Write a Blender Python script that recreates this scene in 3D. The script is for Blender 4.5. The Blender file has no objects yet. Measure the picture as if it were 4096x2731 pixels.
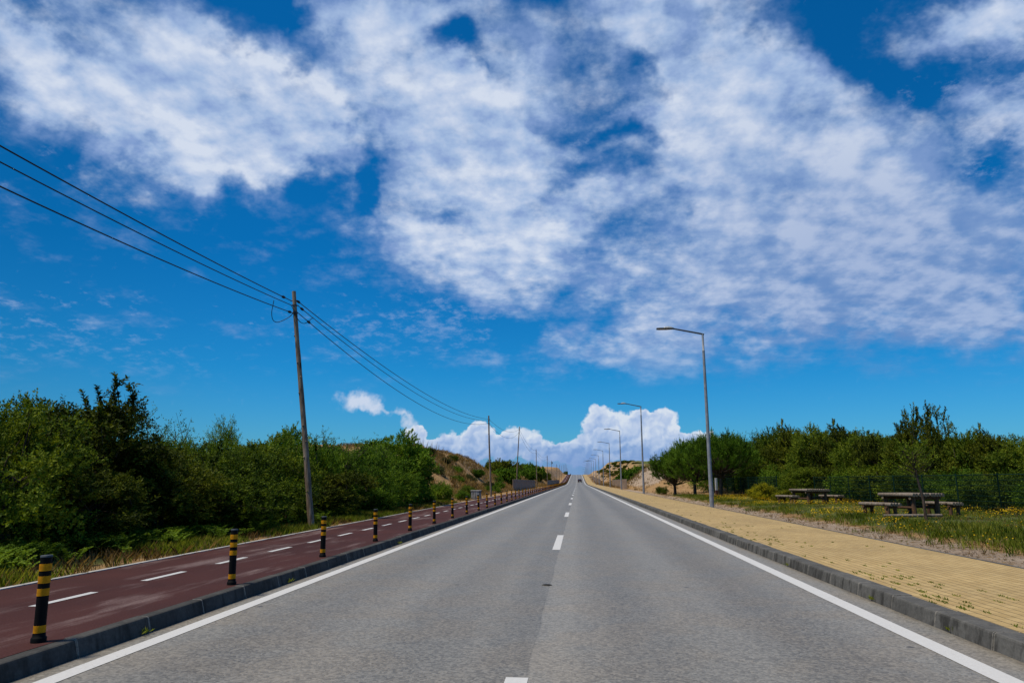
import bpy, bmesh, math, random
import numpy as np
from mathutils import Vector, Matrix, Euler

scene = bpy.context.scene
COL = scene.collection

# ------------------------------------------------------------------ camera
CAM_H = 1.46
cam_data = bpy.data.cameras.new('camera')
cam_data.sensor_width = 36.0
cam_data.lens = 24.26
cam_data.clip_start = 0.1
cam_data.clip_end = 6000.0
cam = bpy.data.objects.new('camera', cam_data)
COL.objects.link(cam)
cam.matrix_world = Matrix((
    (0.99573088, 0.01824411, 0.09048294, 0.0),
    (0.09230390, -0.19680889, -0.97608721, 0.0),
    (0.0, 0.98027211, -0.19765269, CAM_H),
    (0, 0, 0, 1)))
scene.camera = cam

# ------------------------------------------------------------------ exposure
scene.view_settings.view_transform = 'Standard'
scene.view_settings.look = 'None'
scene.view_settings.exposure = 0.0
scene.view_settings.gamma = 1.0
scene.cycles.use_denoising = True
scene.cycles.max_bounces = 6
scene.cycles.diffuse_bounces = 3
scene.cycles.transparent_max_bounces = 6

# ------------------------------------------------------------------ sun
SUN_EL, SUN_AZ = math.radians(64), math.radians(-118)      # azimuth clockwise from +Y
sun_data = bpy.data.lights.new('sun', 'SUN')
sun_data.energy = 4.0
sun_data.angle = math.radians(9.0)
sun_data.color = (1.0, 0.90, 0.72)
sun = bpy.data.objects.new('sun', sun_data)
COL.objects.link(sun)
to_sun = Vector((math.sin(SUN_AZ) * math.cos(SUN_EL), math.cos(SUN_AZ) * math.cos(SUN_EL), math.sin(SUN_EL)))
sun.rotation_euler = to_sun.to_track_quat('Z', 'Y').to_euler()

# ------------------------------------------------------------------ sky
class NT:
    """small helper that writes node trees"""
    def __init__(s, tree):
        s.t = tree
        s.L = tree.links
    def n(s, typ, **kw):
        nd = s.t.nodes.new('ShaderNode' + typ)
        for k, v in kw.items():
            setattr(nd, k, v)
        return nd
    def put(s, sock, v):
        if hasattr(v, 'is_output') or isinstance(v, bpy.types.NodeSocket):
            s.L.new(v, sock)
        elif isinstance(v, (tuple, list)) and sock.type == 'RGBA' and len(v) == 3:
            sock.default_value = (*v, 1)
        else:
            sock.default_value = v
    def m(s, op, a, b=0.0, c=None, clamp=False):
        nd = s.n('Math', operation=op, use_clamp=clamp)
        s.put(nd.inputs[0], a)
        if op not in ('SQRT', 'ABSOLUTE', 'SINE', 'COSINE', 'FLOOR', 'FRACT'):
            s.put(nd.inputs[1], b)
        if c is not None:
            s.put(nd.inputs[2], c)
        return nd.outputs[0]
    def add(s, a, b): return s.m('ADD', a, b)
    def mul(s, a, b): return s.m('MULTIPLY', a, b)
    def vm(s, op, a, b=None):
        nd = s.n('VectorMath', operation=op)
        s.put(nd.inputs[0], a)
        if b is not None:
            s.put(nd.inputs[3] if op == 'SCALE' else nd.inputs[1], b)
        return nd.outputs['Value'] if op in ('LENGTH', 'DISTANCE', 'DOT_PRODUCT') else nd.outputs[0]
    def comb(s, x, y, z):
        nd = s.n('CombineXYZ')
        for i, v in enumerate((x, y, z)):
            s.put(nd.inputs[i], v)
        return nd.outputs[0]
    def sep(s, v):
        nd = s.n('SeparateXYZ'); s.put(nd.inputs[0], v)
        return nd.outputs
    def noise(s, vec, scale, detail=3.0, rough=0.5, dist=0.0, color=False, lac=2.0, dim='3D'):
        nd = s.n('TexNoise', noise_dimensions=dim)
        if vec is not None:
            s.put(nd.inputs['Vector'], vec)
        nd.inputs['Scale'].default_value = scale
        nd.inputs['Detail'].default_value = detail
        nd.inputs['Roughness'].default_value = rough
        nd.inputs['Lacunarity'].default_value = lac
        nd.inputs['Distortion'].default_value = dist
        return nd.outputs['Color' if color else 'Fac']
    def voro(s, vec, scale, feature='F1', out='Distance', dim='3D'):
        nd = s.n('TexVoronoi', feature=feature, voronoi_dimensions=dim)
        if vec is not None:
            s.put(nd.inputs['Vector'], vec)
        nd.inputs['Scale'].default_value = scale
        return nd.outputs[out]
    def step(s, x, a, b, c=0.0, d=1.0, smooth=True):
        nd = s.n('MapRange', interpolation_type='SMOOTHSTEP' if smooth else 'LINEAR', clamp=True)
        s.put(nd.inputs[0], x)
        for i, v in enumerate((a, b, c, d)):
            s.put(nd.inputs[1 + i], v)
        return nd.outputs[0]
    def mix(s, f, a, b, blend='MIX'):
        nd = s.n('Mix', data_type='RGBA', blend_type=blend)
        s.put(nd.inputs[0], f); s.put(nd.inputs[6], a); s.put(nd.inputs[7], b)
        return nd.outputs[2]
    def ramp(s, f, stops, interp='LINEAR'):
        nd = s.n('ValToRGB')
        nd.color_ramp.interpolation = interp
        el = nd.color_ramp.elements
        while len(el) < len(stops):
            el.new(0.5)
        for e, (p, c) in zip(el, stops):
            e.position = p
            e.color = (*c, 1)
        s.put(nd.inputs[0], f)
        return nd.outputs[0]

# cloud masses as (x/y, z/y, half axes, rotation, weight) in directions around the road's heading
SHEET= [(-0.67, 0.692, 0.356, 0.198, 2.589, 0.9), (-0.568, 0.582, 0.268, 0.143, 2.772, 0.8), (-0.494, 0.602, 0.212, 0.123, 2.38, 0.5), (-0.709, 0.55, 0.163, 0.081, 2.709, 0.4), (-0.891, 0.689, 0.27, 0.105, 2.504, 0.6), (-0.971, 0.787, 0.189, 0.092, 2.418, 0.35), (-0.589, 0.483, 0.232, 0.059, -2.972, 0.38), (-0.338, 0.729, 0.194, 0.179, 1.188, 0.75), (-0.208, 0.526, 0.209, 0.197, 0.713, 1.0), (-0.09, 0.58, 0.176, 0.165, 2.671, 0.75), (-0.076, 0.468, 0.15, 0.109, 3.054, 0.5), (-0.221, 0.77, 0.281, 0.082, 3.063, 0.6), (-0.212, 0.358, 0.21, 0.117, 2.727, 0.55), (-0.11, 0.327, 0.162, 0.103, 2.811, 0.45), (-0.176, 0.267, 0.107, 0.048, 3.107, 0.35), (0.01, 0.407, 0.2, 0.063, -2.711, 0.5), (0.021, 0.31, 0.156, 0.082, -2.984, 0.3), (0.134, 0.713, 0.205, 0.132, 2.319, 0.75), (0.265, 0.628, 0.182, 0.142, 2.211, 0.8), (0.323, 0.522, 0.271, 0.157, 2.672, 0.95), (0.129, 0.576, 0.101, 0.052, -2.993, 0.5), (0.202, 0.456, 0.194, 0.142, 3.111, 0.5), (0.375, 0.393, 0.295, 0.158, 2.915, 0.8), (0.501, 0.423, 0.151, 0.083, 2.913, 0.4), (0.244, 0.303, 0.237, 0.133, 3.129, 0.6), (0.455, 0.278, 0.334, 0.155, 3.136, 0.85), (0.606, 0.306, 0.172, 0.148, 1.116, 0.5), (0.328, 0.197, 0.42, 0.076, 3.125, 0.5), (0.019, 0.177, 0.266, 0.039, -3.069, 0.45), (0.115, 0.24, 0.166, 0.078, -2.792, 0.45), (0.577, 0.654, 0.211, 0.066, -2.991, 0.7), (0.676, 0.692, 0.132, 0.091, -2.647, 0.5), (0.658, 0.512, 0.13, 0.09, -2.547, 0.7), (0.542, 0.511, 0.086, 0.042, 3.113, 0.3), (0.607, 0.18, 0.17, 0.055, 3.138, 0.3), (0.126, 0.51, 0.146, 0.095, 3.088, 0.3), (-0.01, 0.352, 0.231, 0.118, 3.103, 0.3), (-0.932, 0.642, 0.192, 0.099, 2.691, 0.3), (-0.435, 0.599, 0.15, 0.124, 1.365, 0.25), (0.079, 0.717, 0.118, 0.089, 2.337, 0.3), (0.421, 0.553, 0.166, 0.086, 2.563, 0.3), (0.588, 0.392, 0.131, 0.08, -3.127, 0.25), (0.097, 0.623, 0.14, 0.089, 2.639, 0.25), (-0.04, 0.678, 0.141, 0.094, 3.037, 0.2), (-0.451, 0.736, 0.145, 0.044, 2.164, -0.38), (-0.342, 0.487, 0.145, 0.032, 1.863, -0.5), (-0.176, 0.71, 0.094, 0.044, 2.413, -0.42), (-0.111, 0.647, 0.086, 0.039, 2.105, -0.45), (0.077, 0.655, 0.073, 0.036, 2.303, -0.4), (0.116, 0.595, 0.074, 0.03, -2.999, -0.3), (0.02, 0.537, 0.076, 0.036, 2.695, -0.3), (0.08, 0.534, 0.055, 0.029, 2.592, -0.35), (0.058, 0.466, 0.073, 0.04, 3.092, -0.35), (-0.199, 0.415, 0.057, 0.028, 2.723, -0.35), (-0.552, 0.759, 0.147, 0.041, 2.323, -0.35), (-0.922, 0.793, 0.169, 0.046, 2.434, -0.35), (-0.847, 0.72, 0.109, 0.038, 2.431, -0.2), (0.597, 0.46, 0.099, 0.044, -2.503, -0.35), (0.462, 0.646, 0.168, 0.067, 2.659, -0.45), (0.478, 0.493, 0.062, 0.025, 2.896, -0.25), (0.161, 0.408, 0.039, 0.028, 3.112, -0.25), (0.586, 0.372, 0.083, 0.027, 3.115, -0.25)]
CUMU= [(0.032, 0.085, 0.028, 0.025, -3.084), (0.025, 0.063, 0.025, 0.025, -2.383), (0.06, 0.072, 0.037, 0.031, -3.094), (0.097, 0.084, 0.025, 0.02, -3.094), (0.121, 0.081, 0.029, 0.025, -3.065), (0.126, 0.06, 0.028, 0.027, 0.877), (0.078, 0.057, 0.049, 0.031, -3.128), (0.046, 0.042, 0.043, 0.024, -3.134), (0.003, 0.039, 0.037, 0.025, -3.133), (0.153, 0.053, 0.024, 0.017, -3.103), (0.168, 0.056, 0.024, 0.016, -3.112), (0.18, 0.047, 0.036, 0.018, -3.129), (0.107, 0.038, 0.055, 0.024, -3.136), (-0.021, 0.039, 0.031, 0.018, -3.139), (-0.053, 0.042, 0.037, 0.022, 3.14), (-0.084, 0.055, 0.035, 0.025, 3.133), (-0.109, 0.048, 0.032, 0.025, 3.125), (-0.138, 0.067, 0.024, 0.023, 3.035), (-0.147, 0.052, 0.032, 0.028, 3.082), (-0.166, 0.036, 0.038, 0.022, 3.13), (-0.186, 0.058, 0.021, 0.016, 3.096), (-0.198, 0.043, 0.032, 0.02, 3.122), (-0.234, 0.065, 0.023, 0.014, 3.117), (-0.214, 0.046, 0.026, 0.016, 3.118)]
WISP= [(-0.325, 0.117, 0.048, 0.022, -3.117, 1.0), (-0.298, 0.104, 0.03, 0.014, 2.628, 0.6), (-0.255, 0.094, 0.022, 0.016, 2.401, 0.8), (-0.241, 0.074, 0.022, 0.015, 2.319, 0.7), (-0.278, 0.1, 0.027, 0.01, 2.792, 0.4)]

world = bpy.data.worlds.new('World')
scene.world = world
world.use_nodes = True
world.node_tree.nodes.clear()
k = NT(world.node_tree)
geo = k.n('TexCoord').outputs['Generated']
d = k.vm('NORMALIZE', geo)
dx, dy, dz = k.sep(d)
yy = k.m('MAXIMUM', dy, 0.06)
u = k.m('DIVIDE', dx, yy)
v = k.m('DIVIDE', dz, yy)
uv = k.comb(u, v, 0.0)

sky = k.n('TexSky', sky_type='NISHITA', sun_disc=False, sun_elevation=SUN_EL, sun_rotation=SUN_AZ)
sky.altitude = 0.0
sky.air_density = 1.0
sky.dust_density = 0.4
sky.ozone_density = 2.0
sky_tint = k.ramp(dz, [(0.0, (0.22, 0.62, 1.0)), (0.06, (0.17, 0.64, 1.06)), (0.15, (0.060, 0.61, 1.06)), (0.30, (0.018, 0.56, 1.02)), (0.60, (0.016, 0.58, 1.04))])
side = k.step(u, -0.35, -1.0, 1.0, 0.80)
sky_tint = k.mix(1.0, sky_tint, k.comb(side, side, side), 'MULTIPLY')
sky_col = k.mix(1.0, sky.outputs[0], sky_tint, 'MULTIPLY')

def blob_sum(vec, blobs, shape='SPHERICAL'):
    tot = None
    for (bu, bv, ru, rv, ang, w) in blobs:
        mp = k.n('Mapping', vector_type='TEXTURE')
        k.put(mp.inputs['Vector'], vec)
        mp.inputs['Location'].default_value = (bu, bv, 0)
        mp.inputs['Rotation'].default_value = (0, 0, ang)
        mp.inputs['Scale'].default_value = (ru, rv, 1)
        g = k.n('TexGradient', gradient_type=shape)
        k.put(g.inputs[0], mp.outputs[0])
        if tot is None:
            tot = k.mul(g.outputs['Fac'], w)
        else:
            tot = k.m('MULTIPLY_ADD', g.outputs['Fac'], w, tot)
    return tot

# a sheet of broken cloud seen in perspective: noise lives on the cloud plane
zz = k.m('MAXIMUM', k.add(dz, 0.28), 0.05)
pl = k.comb(k.m('DIVIDE', dx, zz), k.m('DIVIDE', dy, zz), 0.0)
warp = k.vm('SUBTRACT', k.noise(uv, 5.0, 5.0, 0.6, color=True, dim='2D'), (0.5, 0.5, 0.5))
wuv = k.vm('ADD', uv, k.vm('SCALE', warp, 0.19))
cov = k.m('MAXIMUM', k.m('MINIMUM', k.add(blob_sum(wuv, SHEET), k.mul(k.step(v, 0.30, 0.55), 0.06)), 0.92), -0.4)
f_big = k.noise(pl, 3.4, 4.0, 0.55  , dim='2D')
f_mid = k.noise(pl, 8.5, 5.0, 0.6, dim='2D')
f_fine = k.noise(pl, 21.0, 6.0, 0.66, dim='2D')
edge = k.add(k.add(k.mul(k.add(f_big, -0.5), 0.7), k.mul(k.add(f_mid, -0.5), 1.05)), k.mul(k.add(f_fine, -0.5), 0.32))
dens = k.add(cov, edge)
sheet_a = k.mul(k.step(dens, 0.0, 0.88), 0.97)
puff = k.noise(k.vm('ADD', pl, (3.1, 1.7, 0.0)), 6.0, 5.0, 0.55, dim='2D')
puff2 = k.noise(k.vm('ADD', pl, (3.125, 1.675, 0.0)), 6.0, 5.0, 0.55, dim='2D')
lit = k.mul(k.add(puff, k.mul(puff2, -1.0)), 2.5)
bright = k.add(k.add(lit, k.mul(k.add(puff, -0.5), 0.55)), k.step(dens, 0.15, 1.30, 0.0, 0.86, False))
cl_col = k.ramp(bright, [(0.0, (0.25, 0.37, 0.65)), (0.35, (0.37, 0.50, 0.74)), (0.70, (0.52, 0.615, 0.80)), (1.0, (0.66, 0.73, 0.86))])
# the far right of the sheet is thinner and greyer
grey = k.mul(k.step(u, -0.05, 0.40), k.step(v, 0.66, 0.25))
cl_col = k.mix(k.mul(grey, 0.85), cl_col, k.mix(k.step(bright, 0.1, 1.0), (0.15, 0.27, 0.54), (0.36, 0.46, 0.69)))
sheet_a = k.mul(sheet_a, k.mul(k.add(1.0, k.mul(grey, -0.10)), k.step(v, 0.10, 0.22)))

# heaped cloud low over the road's end
cw1 = k.vm('SUBTRACT', k.noise(uv, 36.0, 3.0, 0.55, color=True, dim='2D'), (0.5, 0.5, 0.5))
cw2 = k.vm('SUBTRACT', k.noise(uv, 120.0, 3.0, 0.55, color=True, dim='2D'), (0.5, 0.5, 0.5))
cuv = k.vm('ADD', uv, k.vm('ADD', k.vm('SCALE', cw1, 0.022), k.vm('SCALE', cw2, 0.006)))
cu = blob_sum(cuv, [(*c, 1.0) for c in CUMU])
def billow(vec):
    return k.add(k.mul(k.voro(vec, 48.0, dim='2D'), -0.7), k.mul(k.voro(vec, 110.0, dim='2D'), -0.35))
cu_a = k.mul(k.step(k.add(cu, k.mul(billow(cuv), 0.20)), 0.0, 0.22), 0.93)
relief = k.mul(k.add(billow(k.vm('ADD', cuv, (-0.0035, 0.0045, 0.0))), k.mul(billow(cuv), -1.0)), -0.75)
hgt = k.add(k.step(v, 0.018, 0.080), k.mul(k.add(k.noise(uv, 22.0, 3.0, 0.5, dim='2D'), -0.5), 0.9))
shade = k.add(k.add(relief, k.mul(hgt, 0.62)), k.step(cu, 1.0, 0.2, 0.0, 0.36))
cu_col = k.ramp(shade, [(0.0, (0.22, 0.35, 0.64)), (0.35, (0.37, 0.49, 0.74)), (0.70, (0.54, 0.63, 0.81)), (1.0, (0.71, 0.77, 0.86))])
# its grey-blue base reaching down to the horizon
bank_top = k.add(0.034, k.mul(k.add(k.noise(uv, 14.0, 4.0, 0.55, dim='2D'), -0.5), 0.030))
bank_a = k.mul(k.step(k.m('SUBTRACT', bank_top, v), -0.016, 0.018), 0.82)
bank_col = k.mix(k.noise(uv, 26.0, 4.0, 0.5, dim='2D'), (0.11, 0.25, 0.56), (0.22, 0.35, 0.64))
# small torn clouds
wi = blob_sum(k.vm('ADD', uv, k.vm('SCALE', cw1, 0.034)), WISP)
wi_a = k.step(k.add(wi, k.mul(k.add(k.noise(uv, 55.0, 4.0, 0.6, dim='2D'), -0.5), 0.7)), 0.12, 0.95)
wi_col = (0.57, 0.66, 0.82)
# scattered faint shreds in the blue
fs = k.step(k.add(k.noise(pl, 1.8, 3.0, 0.5, dim='2D'), k.mul(k.add(f_fine, -0.5), 1.1)), 0.60, 0.95)
fs_a = k.mul(k.mul(fs, 0.35), k.step(v, 0.10, 0.3))

GAIN = 10.0                                                     # the background below runs at 0.1
def g(c): return k.vm('SCALE', c, GAIN) if not isinstance(c, tuple) else tuple(GAIN * x for x in c)
def over(a, top, under):
    nd = k.n('Mix', data_type='VECTOR')
    k.put(nd.inputs[0], a); k.put(nd.inputs[4], under); k.put(nd.inputs[5], top)
    return nd.outputs[1]
c = over(fs_a, g((0.45, 0.56, 0.80)), sky_col)
c = over(sheet_a, g(cl_col), c)
c = over(wi_a, g(wi_col), c)
c = over(cu_a, g(cu_col), c)
c = over(bank_a, g(bank_col), c)
bg = k.n('Background')
bg.inputs['Strength'].default_value = 0.1
k.put(bg.inputs['Color'], c)
k.L.new(bg.outputs[0], k.n('OutputWorld').inputs[0])

# ------------------------------------------------------------------ helpers
rng = np.random.default_rng(7)
random.seed(7)

def smooth(x, a, b):
    t = np.clip((np.asarray(x, float) - a) / (b - a), 0, 1)
    return t * t * (3 - 2 * t)

_lat = np.random.default_rng(11).random((256, 256))
def vnoise(x, y):
    x = np.asarray(x, float); y = np.asarray(y, float)
    xi = np.floor(x).astype(int); yi = np.floor(y).astype(int)
    fx = x - xi; fy = y - yi
    fx = fx * fx * (3 - 2 * fx); fy = fy * fy * (3 - 2 * fy)
    a = _lat[xi & 255, yi & 255]; b = _lat[(xi + 1) & 255, yi & 255]
    c = _lat[xi & 255, (yi + 1) & 255]; d = _lat[(xi + 1) & 255, (yi + 1) & 255]
    return (a * (1 - fx) + b * fx) * (1 - fy) + (c * (1 - fx) + d * fx) * fy
def fbm(x, y, s, o=4):
    t = 0; w = 0.5
    for i in range(o):
        t = t + w * (vnoise(np.asarray(x) / s + 17.3 * i, np.asarray(y) / s + 9.1 * i) - 0.5)
        s = s / 2.03; w *= 0.5
    return t

def link(name, me, parent=None, mats=()):
    o = bpy.data.objects.new(name, me)
    COL.objects.link(o)
    if parent is not None:
        o.parent = parent
    for m in mats:
        me.materials.append(m)
    return o
def mesh_np(name, V, F, smooth_shade=False, midx=None):
    """mesh from an (n,3) array and an (m,k) array of equal faces (or a list of such arrays)"""
    me = bpy.data.meshes.new(name)
    V = np.asarray(V, np.float32)
    Fs = F if isinstance(F, list) else [F]
    Fs = [np.asarray(f, np.int32) for f in Fs if len(f)]
    me.vertices.add(len(V)); me.vertices.foreach_set('co', V.ravel())
    tot = sum(f.size for f in Fs); npoly = sum(len(f) for f in Fs)
    me.loops.add(tot); me.loops.foreach_set('vertex_index', np.concatenate([f.ravel() for f in Fs]))
    me.polygons.add(npoly)
    cnt = np.concatenate([np.full(len(f), f.shape[1], np.int32) for f in Fs])
    st = np.concatenate([[0], np.cumsum(cnt)[:-1]]).astype(np.int32)
    me.polygons.foreach_set('loop_start', st)
    if smooth_shade:
        me.polygons.foreach_set('use_smooth', np.ones(npoly, bool))
    if midx is not None:
        me.polygons.foreach_set('material_index', np.asarray(midx, np.int32))
    me.update(calc_edges=True)
    return me

class MB:
    """collects boxes, tubes and lathes into one mesh"""
    def __init__(s):
        s.v = []; s.f = []; s.mi = []; s.sm = []
    def add(s, vs, fs, mi=0, sm=False):
        o = len(s.v)
        s.v += [tuple(p) for p in vs]
        s.f += [tuple(i + o for i in f) for f in fs]
        s.mi += [mi] * len(fs); s.sm += [sm] * len(fs)
        return s
    def box(s, x0, x1, y0, y1, z0, z1, M=None, mi=0, ch=0.0):
        if ch:
            b = bmesh.new()
            bmesh.ops.create_cube(b, size=1.0)
            for w in b.verts:
                w.co = Vector((x0 + (w.co.x + .5) * (x1 - x0), y0 + (w.co.y + .5) * (y1 - y0), z0 + (w.co.z + .5) * (z1 - z0)))
            bmesh.ops.bevel(b, geom=b.edges[:], offset=ch, segments=2, affect='EDGES', profile=0.5)
            b.verts.index_update()
            vs = [w.co.copy() for w in b.verts]; fs = [[w.index for w in f.verts] for f in b.faces]
            b.free()
        else:
            vs = [Vector(p) for p in ((x0, y0, z0), (x1, y0, z0), (x1, y1, z0), (x0, y1, z0), (x0, y0, z1), (x1, y0, z1), (x1, y1, z1), (x0, y1, z1))]
            fs = [(0, 3, 2, 1), (4, 5, 6, 7), (0, 1, 5, 4), (1, 2, 6, 5), (2, 3, 7, 6), (3, 0, 4, 7)]
        if M is not None:
            vs = [M @ p for p in vs]
        return s.add(vs, fs, mi)
    def tube(s, pts, rad, n=8, mi=0, cap=True, sm=True):
        pts = [Vector(p) for p in pts]
        if not hasattr(rad, '__len__'):
            rad = [rad] * len(pts)
        vs = []; fs = []
        t0 = (pts[1] - pts[0]).normalized()
        ref = Vector((1, 0, 0)) if abs(t0.x) < 0.9 else Vector((0, 1, 0))
        nrm = (ref - t0 * ref.dot(t0)).normalized()
        for i, p in enumerate(pts):
            if i == 0: t = t0
            elif i == len(pts) - 1: t = (pts[-1] - pts[-2]).normalized()
            else: t = ((pts[i + 1] - p).normalized() + (p - pts[i - 1]).normalized()).normalized()
            nrm = (nrm - t * nrm.dot(t)).normalized()
            bn = t.cross(nrm)
            for j in range(n):
                a = 2 * math.pi * j / n
                vs.append(p + (nrm * math.cos(a) + bn * math.sin(a)) * rad[i])
        for i in range(len(pts) - 1):
            for j in range(n):
                a = i * n + j; b = i * n + (j + 1) % n
                fs.append((a, b, b + n, a + n))
        s.add(vs, fs, mi, sm)
        if cap:
            o = len(s.v) - len(vs)
            e0 = len(s.v); s.v += [tuple(p) for p in vs[:n]] + [tuple(p) for p in vs[-n:]]   # own corners, so the rim stays sharp
            s.f.append(tuple(e0 + j for j in reversed(range(n)))); s.mi.append(mi); s.sm.append(False)
            s.f.append(tuple(e0 + n + j for j in range(n))); s.mi.append(mi); s.sm.append(False)
        return s
    def lathe(s, prof, n=20, mi=0, c=(0, 0, 0)):
        return s.tube([(c[0], c[1], c[2] + z) for r, z in prof], [r for r, z in prof], n, mi)
    def build(s, name, mats, parent=None):
        me = bpy.data.meshes.new(name)
        me.from_pydata(s.v, [], s.f)
        me.polygons.foreach_set('material_index', np.array(s.mi, np.int32))
        me.polygons.foreach_set('use_smooth', np.array(s.sm, bool))
        me.update()
        return link(name, me, parent, mats if isinstance(mats, (list, tuple)) else [mats])

def tag(o, label=None, cat=None, group=None, kind=None):
    if label: o['label'] = label
    if cat: o['category'] = cat
    if group: o['group'] = group
    if kind: o['kind'] = kind
    return o
def thing(name, label, cat, loc=(0, 0, 0), rz=0.0, group=None):
    o = bpy.data.objects.new(name, None)
    o.empty_display_size = 0.3
    COL.objects.link(o)
    o.location = loc
    o.rotation_euler = (0, 0, rz)
    return tag(o, label, cat, group)
def copy_tree(o, parent=None):
    c = o.copy(); COL.objects.link(c)
    if parent is not None:
        c.parent = parent
    for ch in list(o.children):
        copy_tree(ch, c)
    return c

# ------------------------------------------------------------------ materials
def mat(name, build, rough=0.8):
    m = bpy.data.materials.new(name)
    m.use_nodes = True
    m.node_tree.nodes.clear()
    k = NT(m.node_tree)
    out = k.n('OutputMaterial')
    p = k.n('BsdfPrincipled')
    p.inputs['Roughness'].default_value = rough
    p.inputs['Specular IOR Level'].default_value = 0.3
    r = build(k, p)
    k.L.new((r or p).outputs[0], out.inputs['Surface'])
    return m
def bump(k, p, h, strength=0.4, dist=0.01):
    b = k.n('Bump'); b.inputs['Strength'].default_value = strength; b.inputs['Distance'].default_value = dist
    k.put(b.inputs['Height'], h); k.L.new(b.outputs[0], p.inputs['Normal'])
def obj_co(k): return k.n('TexCoord').outputs['Object']
def pos(k): return k.n('NewGeometry').outputs['Position']

def m_plain(name, col, var=0.25, scale=12.0, rough=0.6, spec=0.3, metal=0.0):
    def b(k, p):
        n = k.noise(obj_co(k), scale, 5.0, 0.6)
        f = k.step(n, 0.3, 0.7, 1 - var, 1 + var * 0.6)
        k.put(p.inputs['Base Color'], k.vm('SCALE', tuple(col), f))
        p.inputs['Specular IOR Level'].default_value = spec
        p.inputs['Metallic'].default_value = metal
        k.put(p.inputs['Roughness'], k.step(n, 0.2, 0.8, rough - 0.1, rough + 0.1))
    return mat(name, b, rough)

def asphalt(k, p):
    P = pos(k); x, y, z = k.sep(P)
    st = k.vm('MULTIPLY', P, (1.0, 0.07, 1.0))
    grain = k.noise(P, 55.0, 4.0, 0.75)
    chips = k.voro(P, 42.0, out='Color')
    chip = k.sep(chips)[0]
    big = k.noise(k.vm('MULTIPLY', P, (1.0, 0.25, 1.0)), 0.8, 5.0, 0.6)
    streak = k.noise(st, 2.3, 4.0, 0.6)
    base = k.add(0.200, k.mul(k.add(big, -0.5), 0.035))
    base = k.add(base, k.mul(k.add(streak, -0.5), 0.05))
    # wheel paths polished a little darker, both lanes; a darker band west of the centre seam
    def band(c, w, amt): return k.mul(k.step(k.m('ABSOLUTE', k.add(x, -c)), w, 0.1), amt)
    for c, w, a in ((-3.0, 0.75, -0.034), (-1.45, 0.7, -0.030), (0.55, 0.7, -0.034), (2.15, 0.75, -0.042)):
        base = k.add(base, band(c, w, a))
    jit = k.mul(k.add(k.noise(k.vm('MULTIPLY', P, (0, 0.5, 0)), 1.5, 4.0), -0.5), 0.08)
    xs = k.add(x, jit)
    seam = k.mul(k.step(xs, -0.39, -0.45), k.step(xs, -1.05, -0.7))
    base = k.add(base, k.mul(seam, -0.034))
    base = k.add(base, k.mul(k.mul(k.step(xs, -0.44, -0.38), k.step(xs, 0.05, -0.15)), 0.022))
    crack = k.mul(k.step(k.m('ABSOLUTE', k.add(xs, 0.42)), 0.012, 0.003), -0.03)
    base = k.add(base, crack)
    # gutter strips outside the edge lines
    gut = k.m('MAXIMUM', k.step(x, 3.27, 3.29), k.step(x, -4.03, -4.05))
    base = k.add(base, k.mul(gut, 0.016))
    dirt = k.mul(k.m('MAXIMUM', k.step(x, 3.50, 3.62), k.step(x, -4.10, -4.22)), k.noise(P, 3.0, 4.0))
    grn = k.add(k.mul(k.add(grain, -0.5), 0.18), k.mul(k.add(chip, -0.5), 0.12))
    val = k.m('MAXIMUM', k.add(base, grn), 0.03)
    warmn = k.noise(P, 1.1, 3.0)
    tintc = k.mix(k.step(warmn, 0.4, 0.6), (1.0, 0.93, 0.80), (1.06, 0.94, 0.76))
    col = k.mix(1.0, k.comb(val, val, val), tintc, 'MULTIPLY')
    col = k.mix(k.mul(dirt, 0.9), col, (0.07, 0.055, 0.04))
    spots = k.step(k.voro(P, 0.9), 0.045, 0.025)
    col = k.mix(k.mul(spots, 0.7), col, (0.03, 0.03, 0.03))
    k.put(p.inputs['Base Color'], col)
    bump(k, p, k.add(k.mul(chip, 0.7), grain), 0.35, 0.006)
    p.inputs['Specular IOR Level'].default_value = 0.4
M_ASPH = mat('asphalt', asphalt, 0.52)

def paint(k, p):
    P = pos(k)
    n = k.noise(P, 30.0, 5.0, 0.7); w = k.noise(P, 1.7, 4.0, 0.6)
    f = k.step(k.add(n, k.mul(w, 0.5)), 0.62, 0.52)
    v = k.voro(P, 40.0, out='Color')
    col = k.mix(k.mul(k.sep(v)[0], 0.25), (0.58, 0.57, 0.55), (0.44, 0.43, 0.42))
    k.put(p.inputs['Base Color'], k.mix(k.mul(f, 0.6), col, (0.26, 0.255, 0.25)))
    bump(k, p, n, 0.3, 0.004)
M_PAINT = mat('road_paint', paint, 0.7)

def red_path(k, p):
    P = pos(k)
    st = k.noise(k.vm('MULTIPLY', P, (1.0, 0.16, 1.0)), 2.6, 6.0, 0.65)
    fine = k.noise(P, 60.0, 4.0, 0.75)
    big = k.noise(P, 0.45, 4.0, 0.55)
    col = k.mix(k.step(big, 0.35, 0.65), (0.063, 0.0225, 0.0195), (0.043, 0.0168, 0.0152))
    col = k.mix(k.step(fine, 0.45, 0.75), col, (0.10, 0.042, 0.036))
    sc = k.mul(k.step(k.add(st, k.mul(k.add(big, -0.5), 0.35)), 0.50, 0.72), k.step(fine, 0.25, 0.6))
    col = k.mix(k.mul(sc, 0.75), col, (0.24, 0.175, 0.165))
    k.put(p.inputs['Base Color'], col)
    p.inputs['Specular IOR Level'].default_value = 0.12
    bump(k, p, fine, 0.5, 0.004)
M_RED = mat('red_path_surface', red_path, 0.85)

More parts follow.
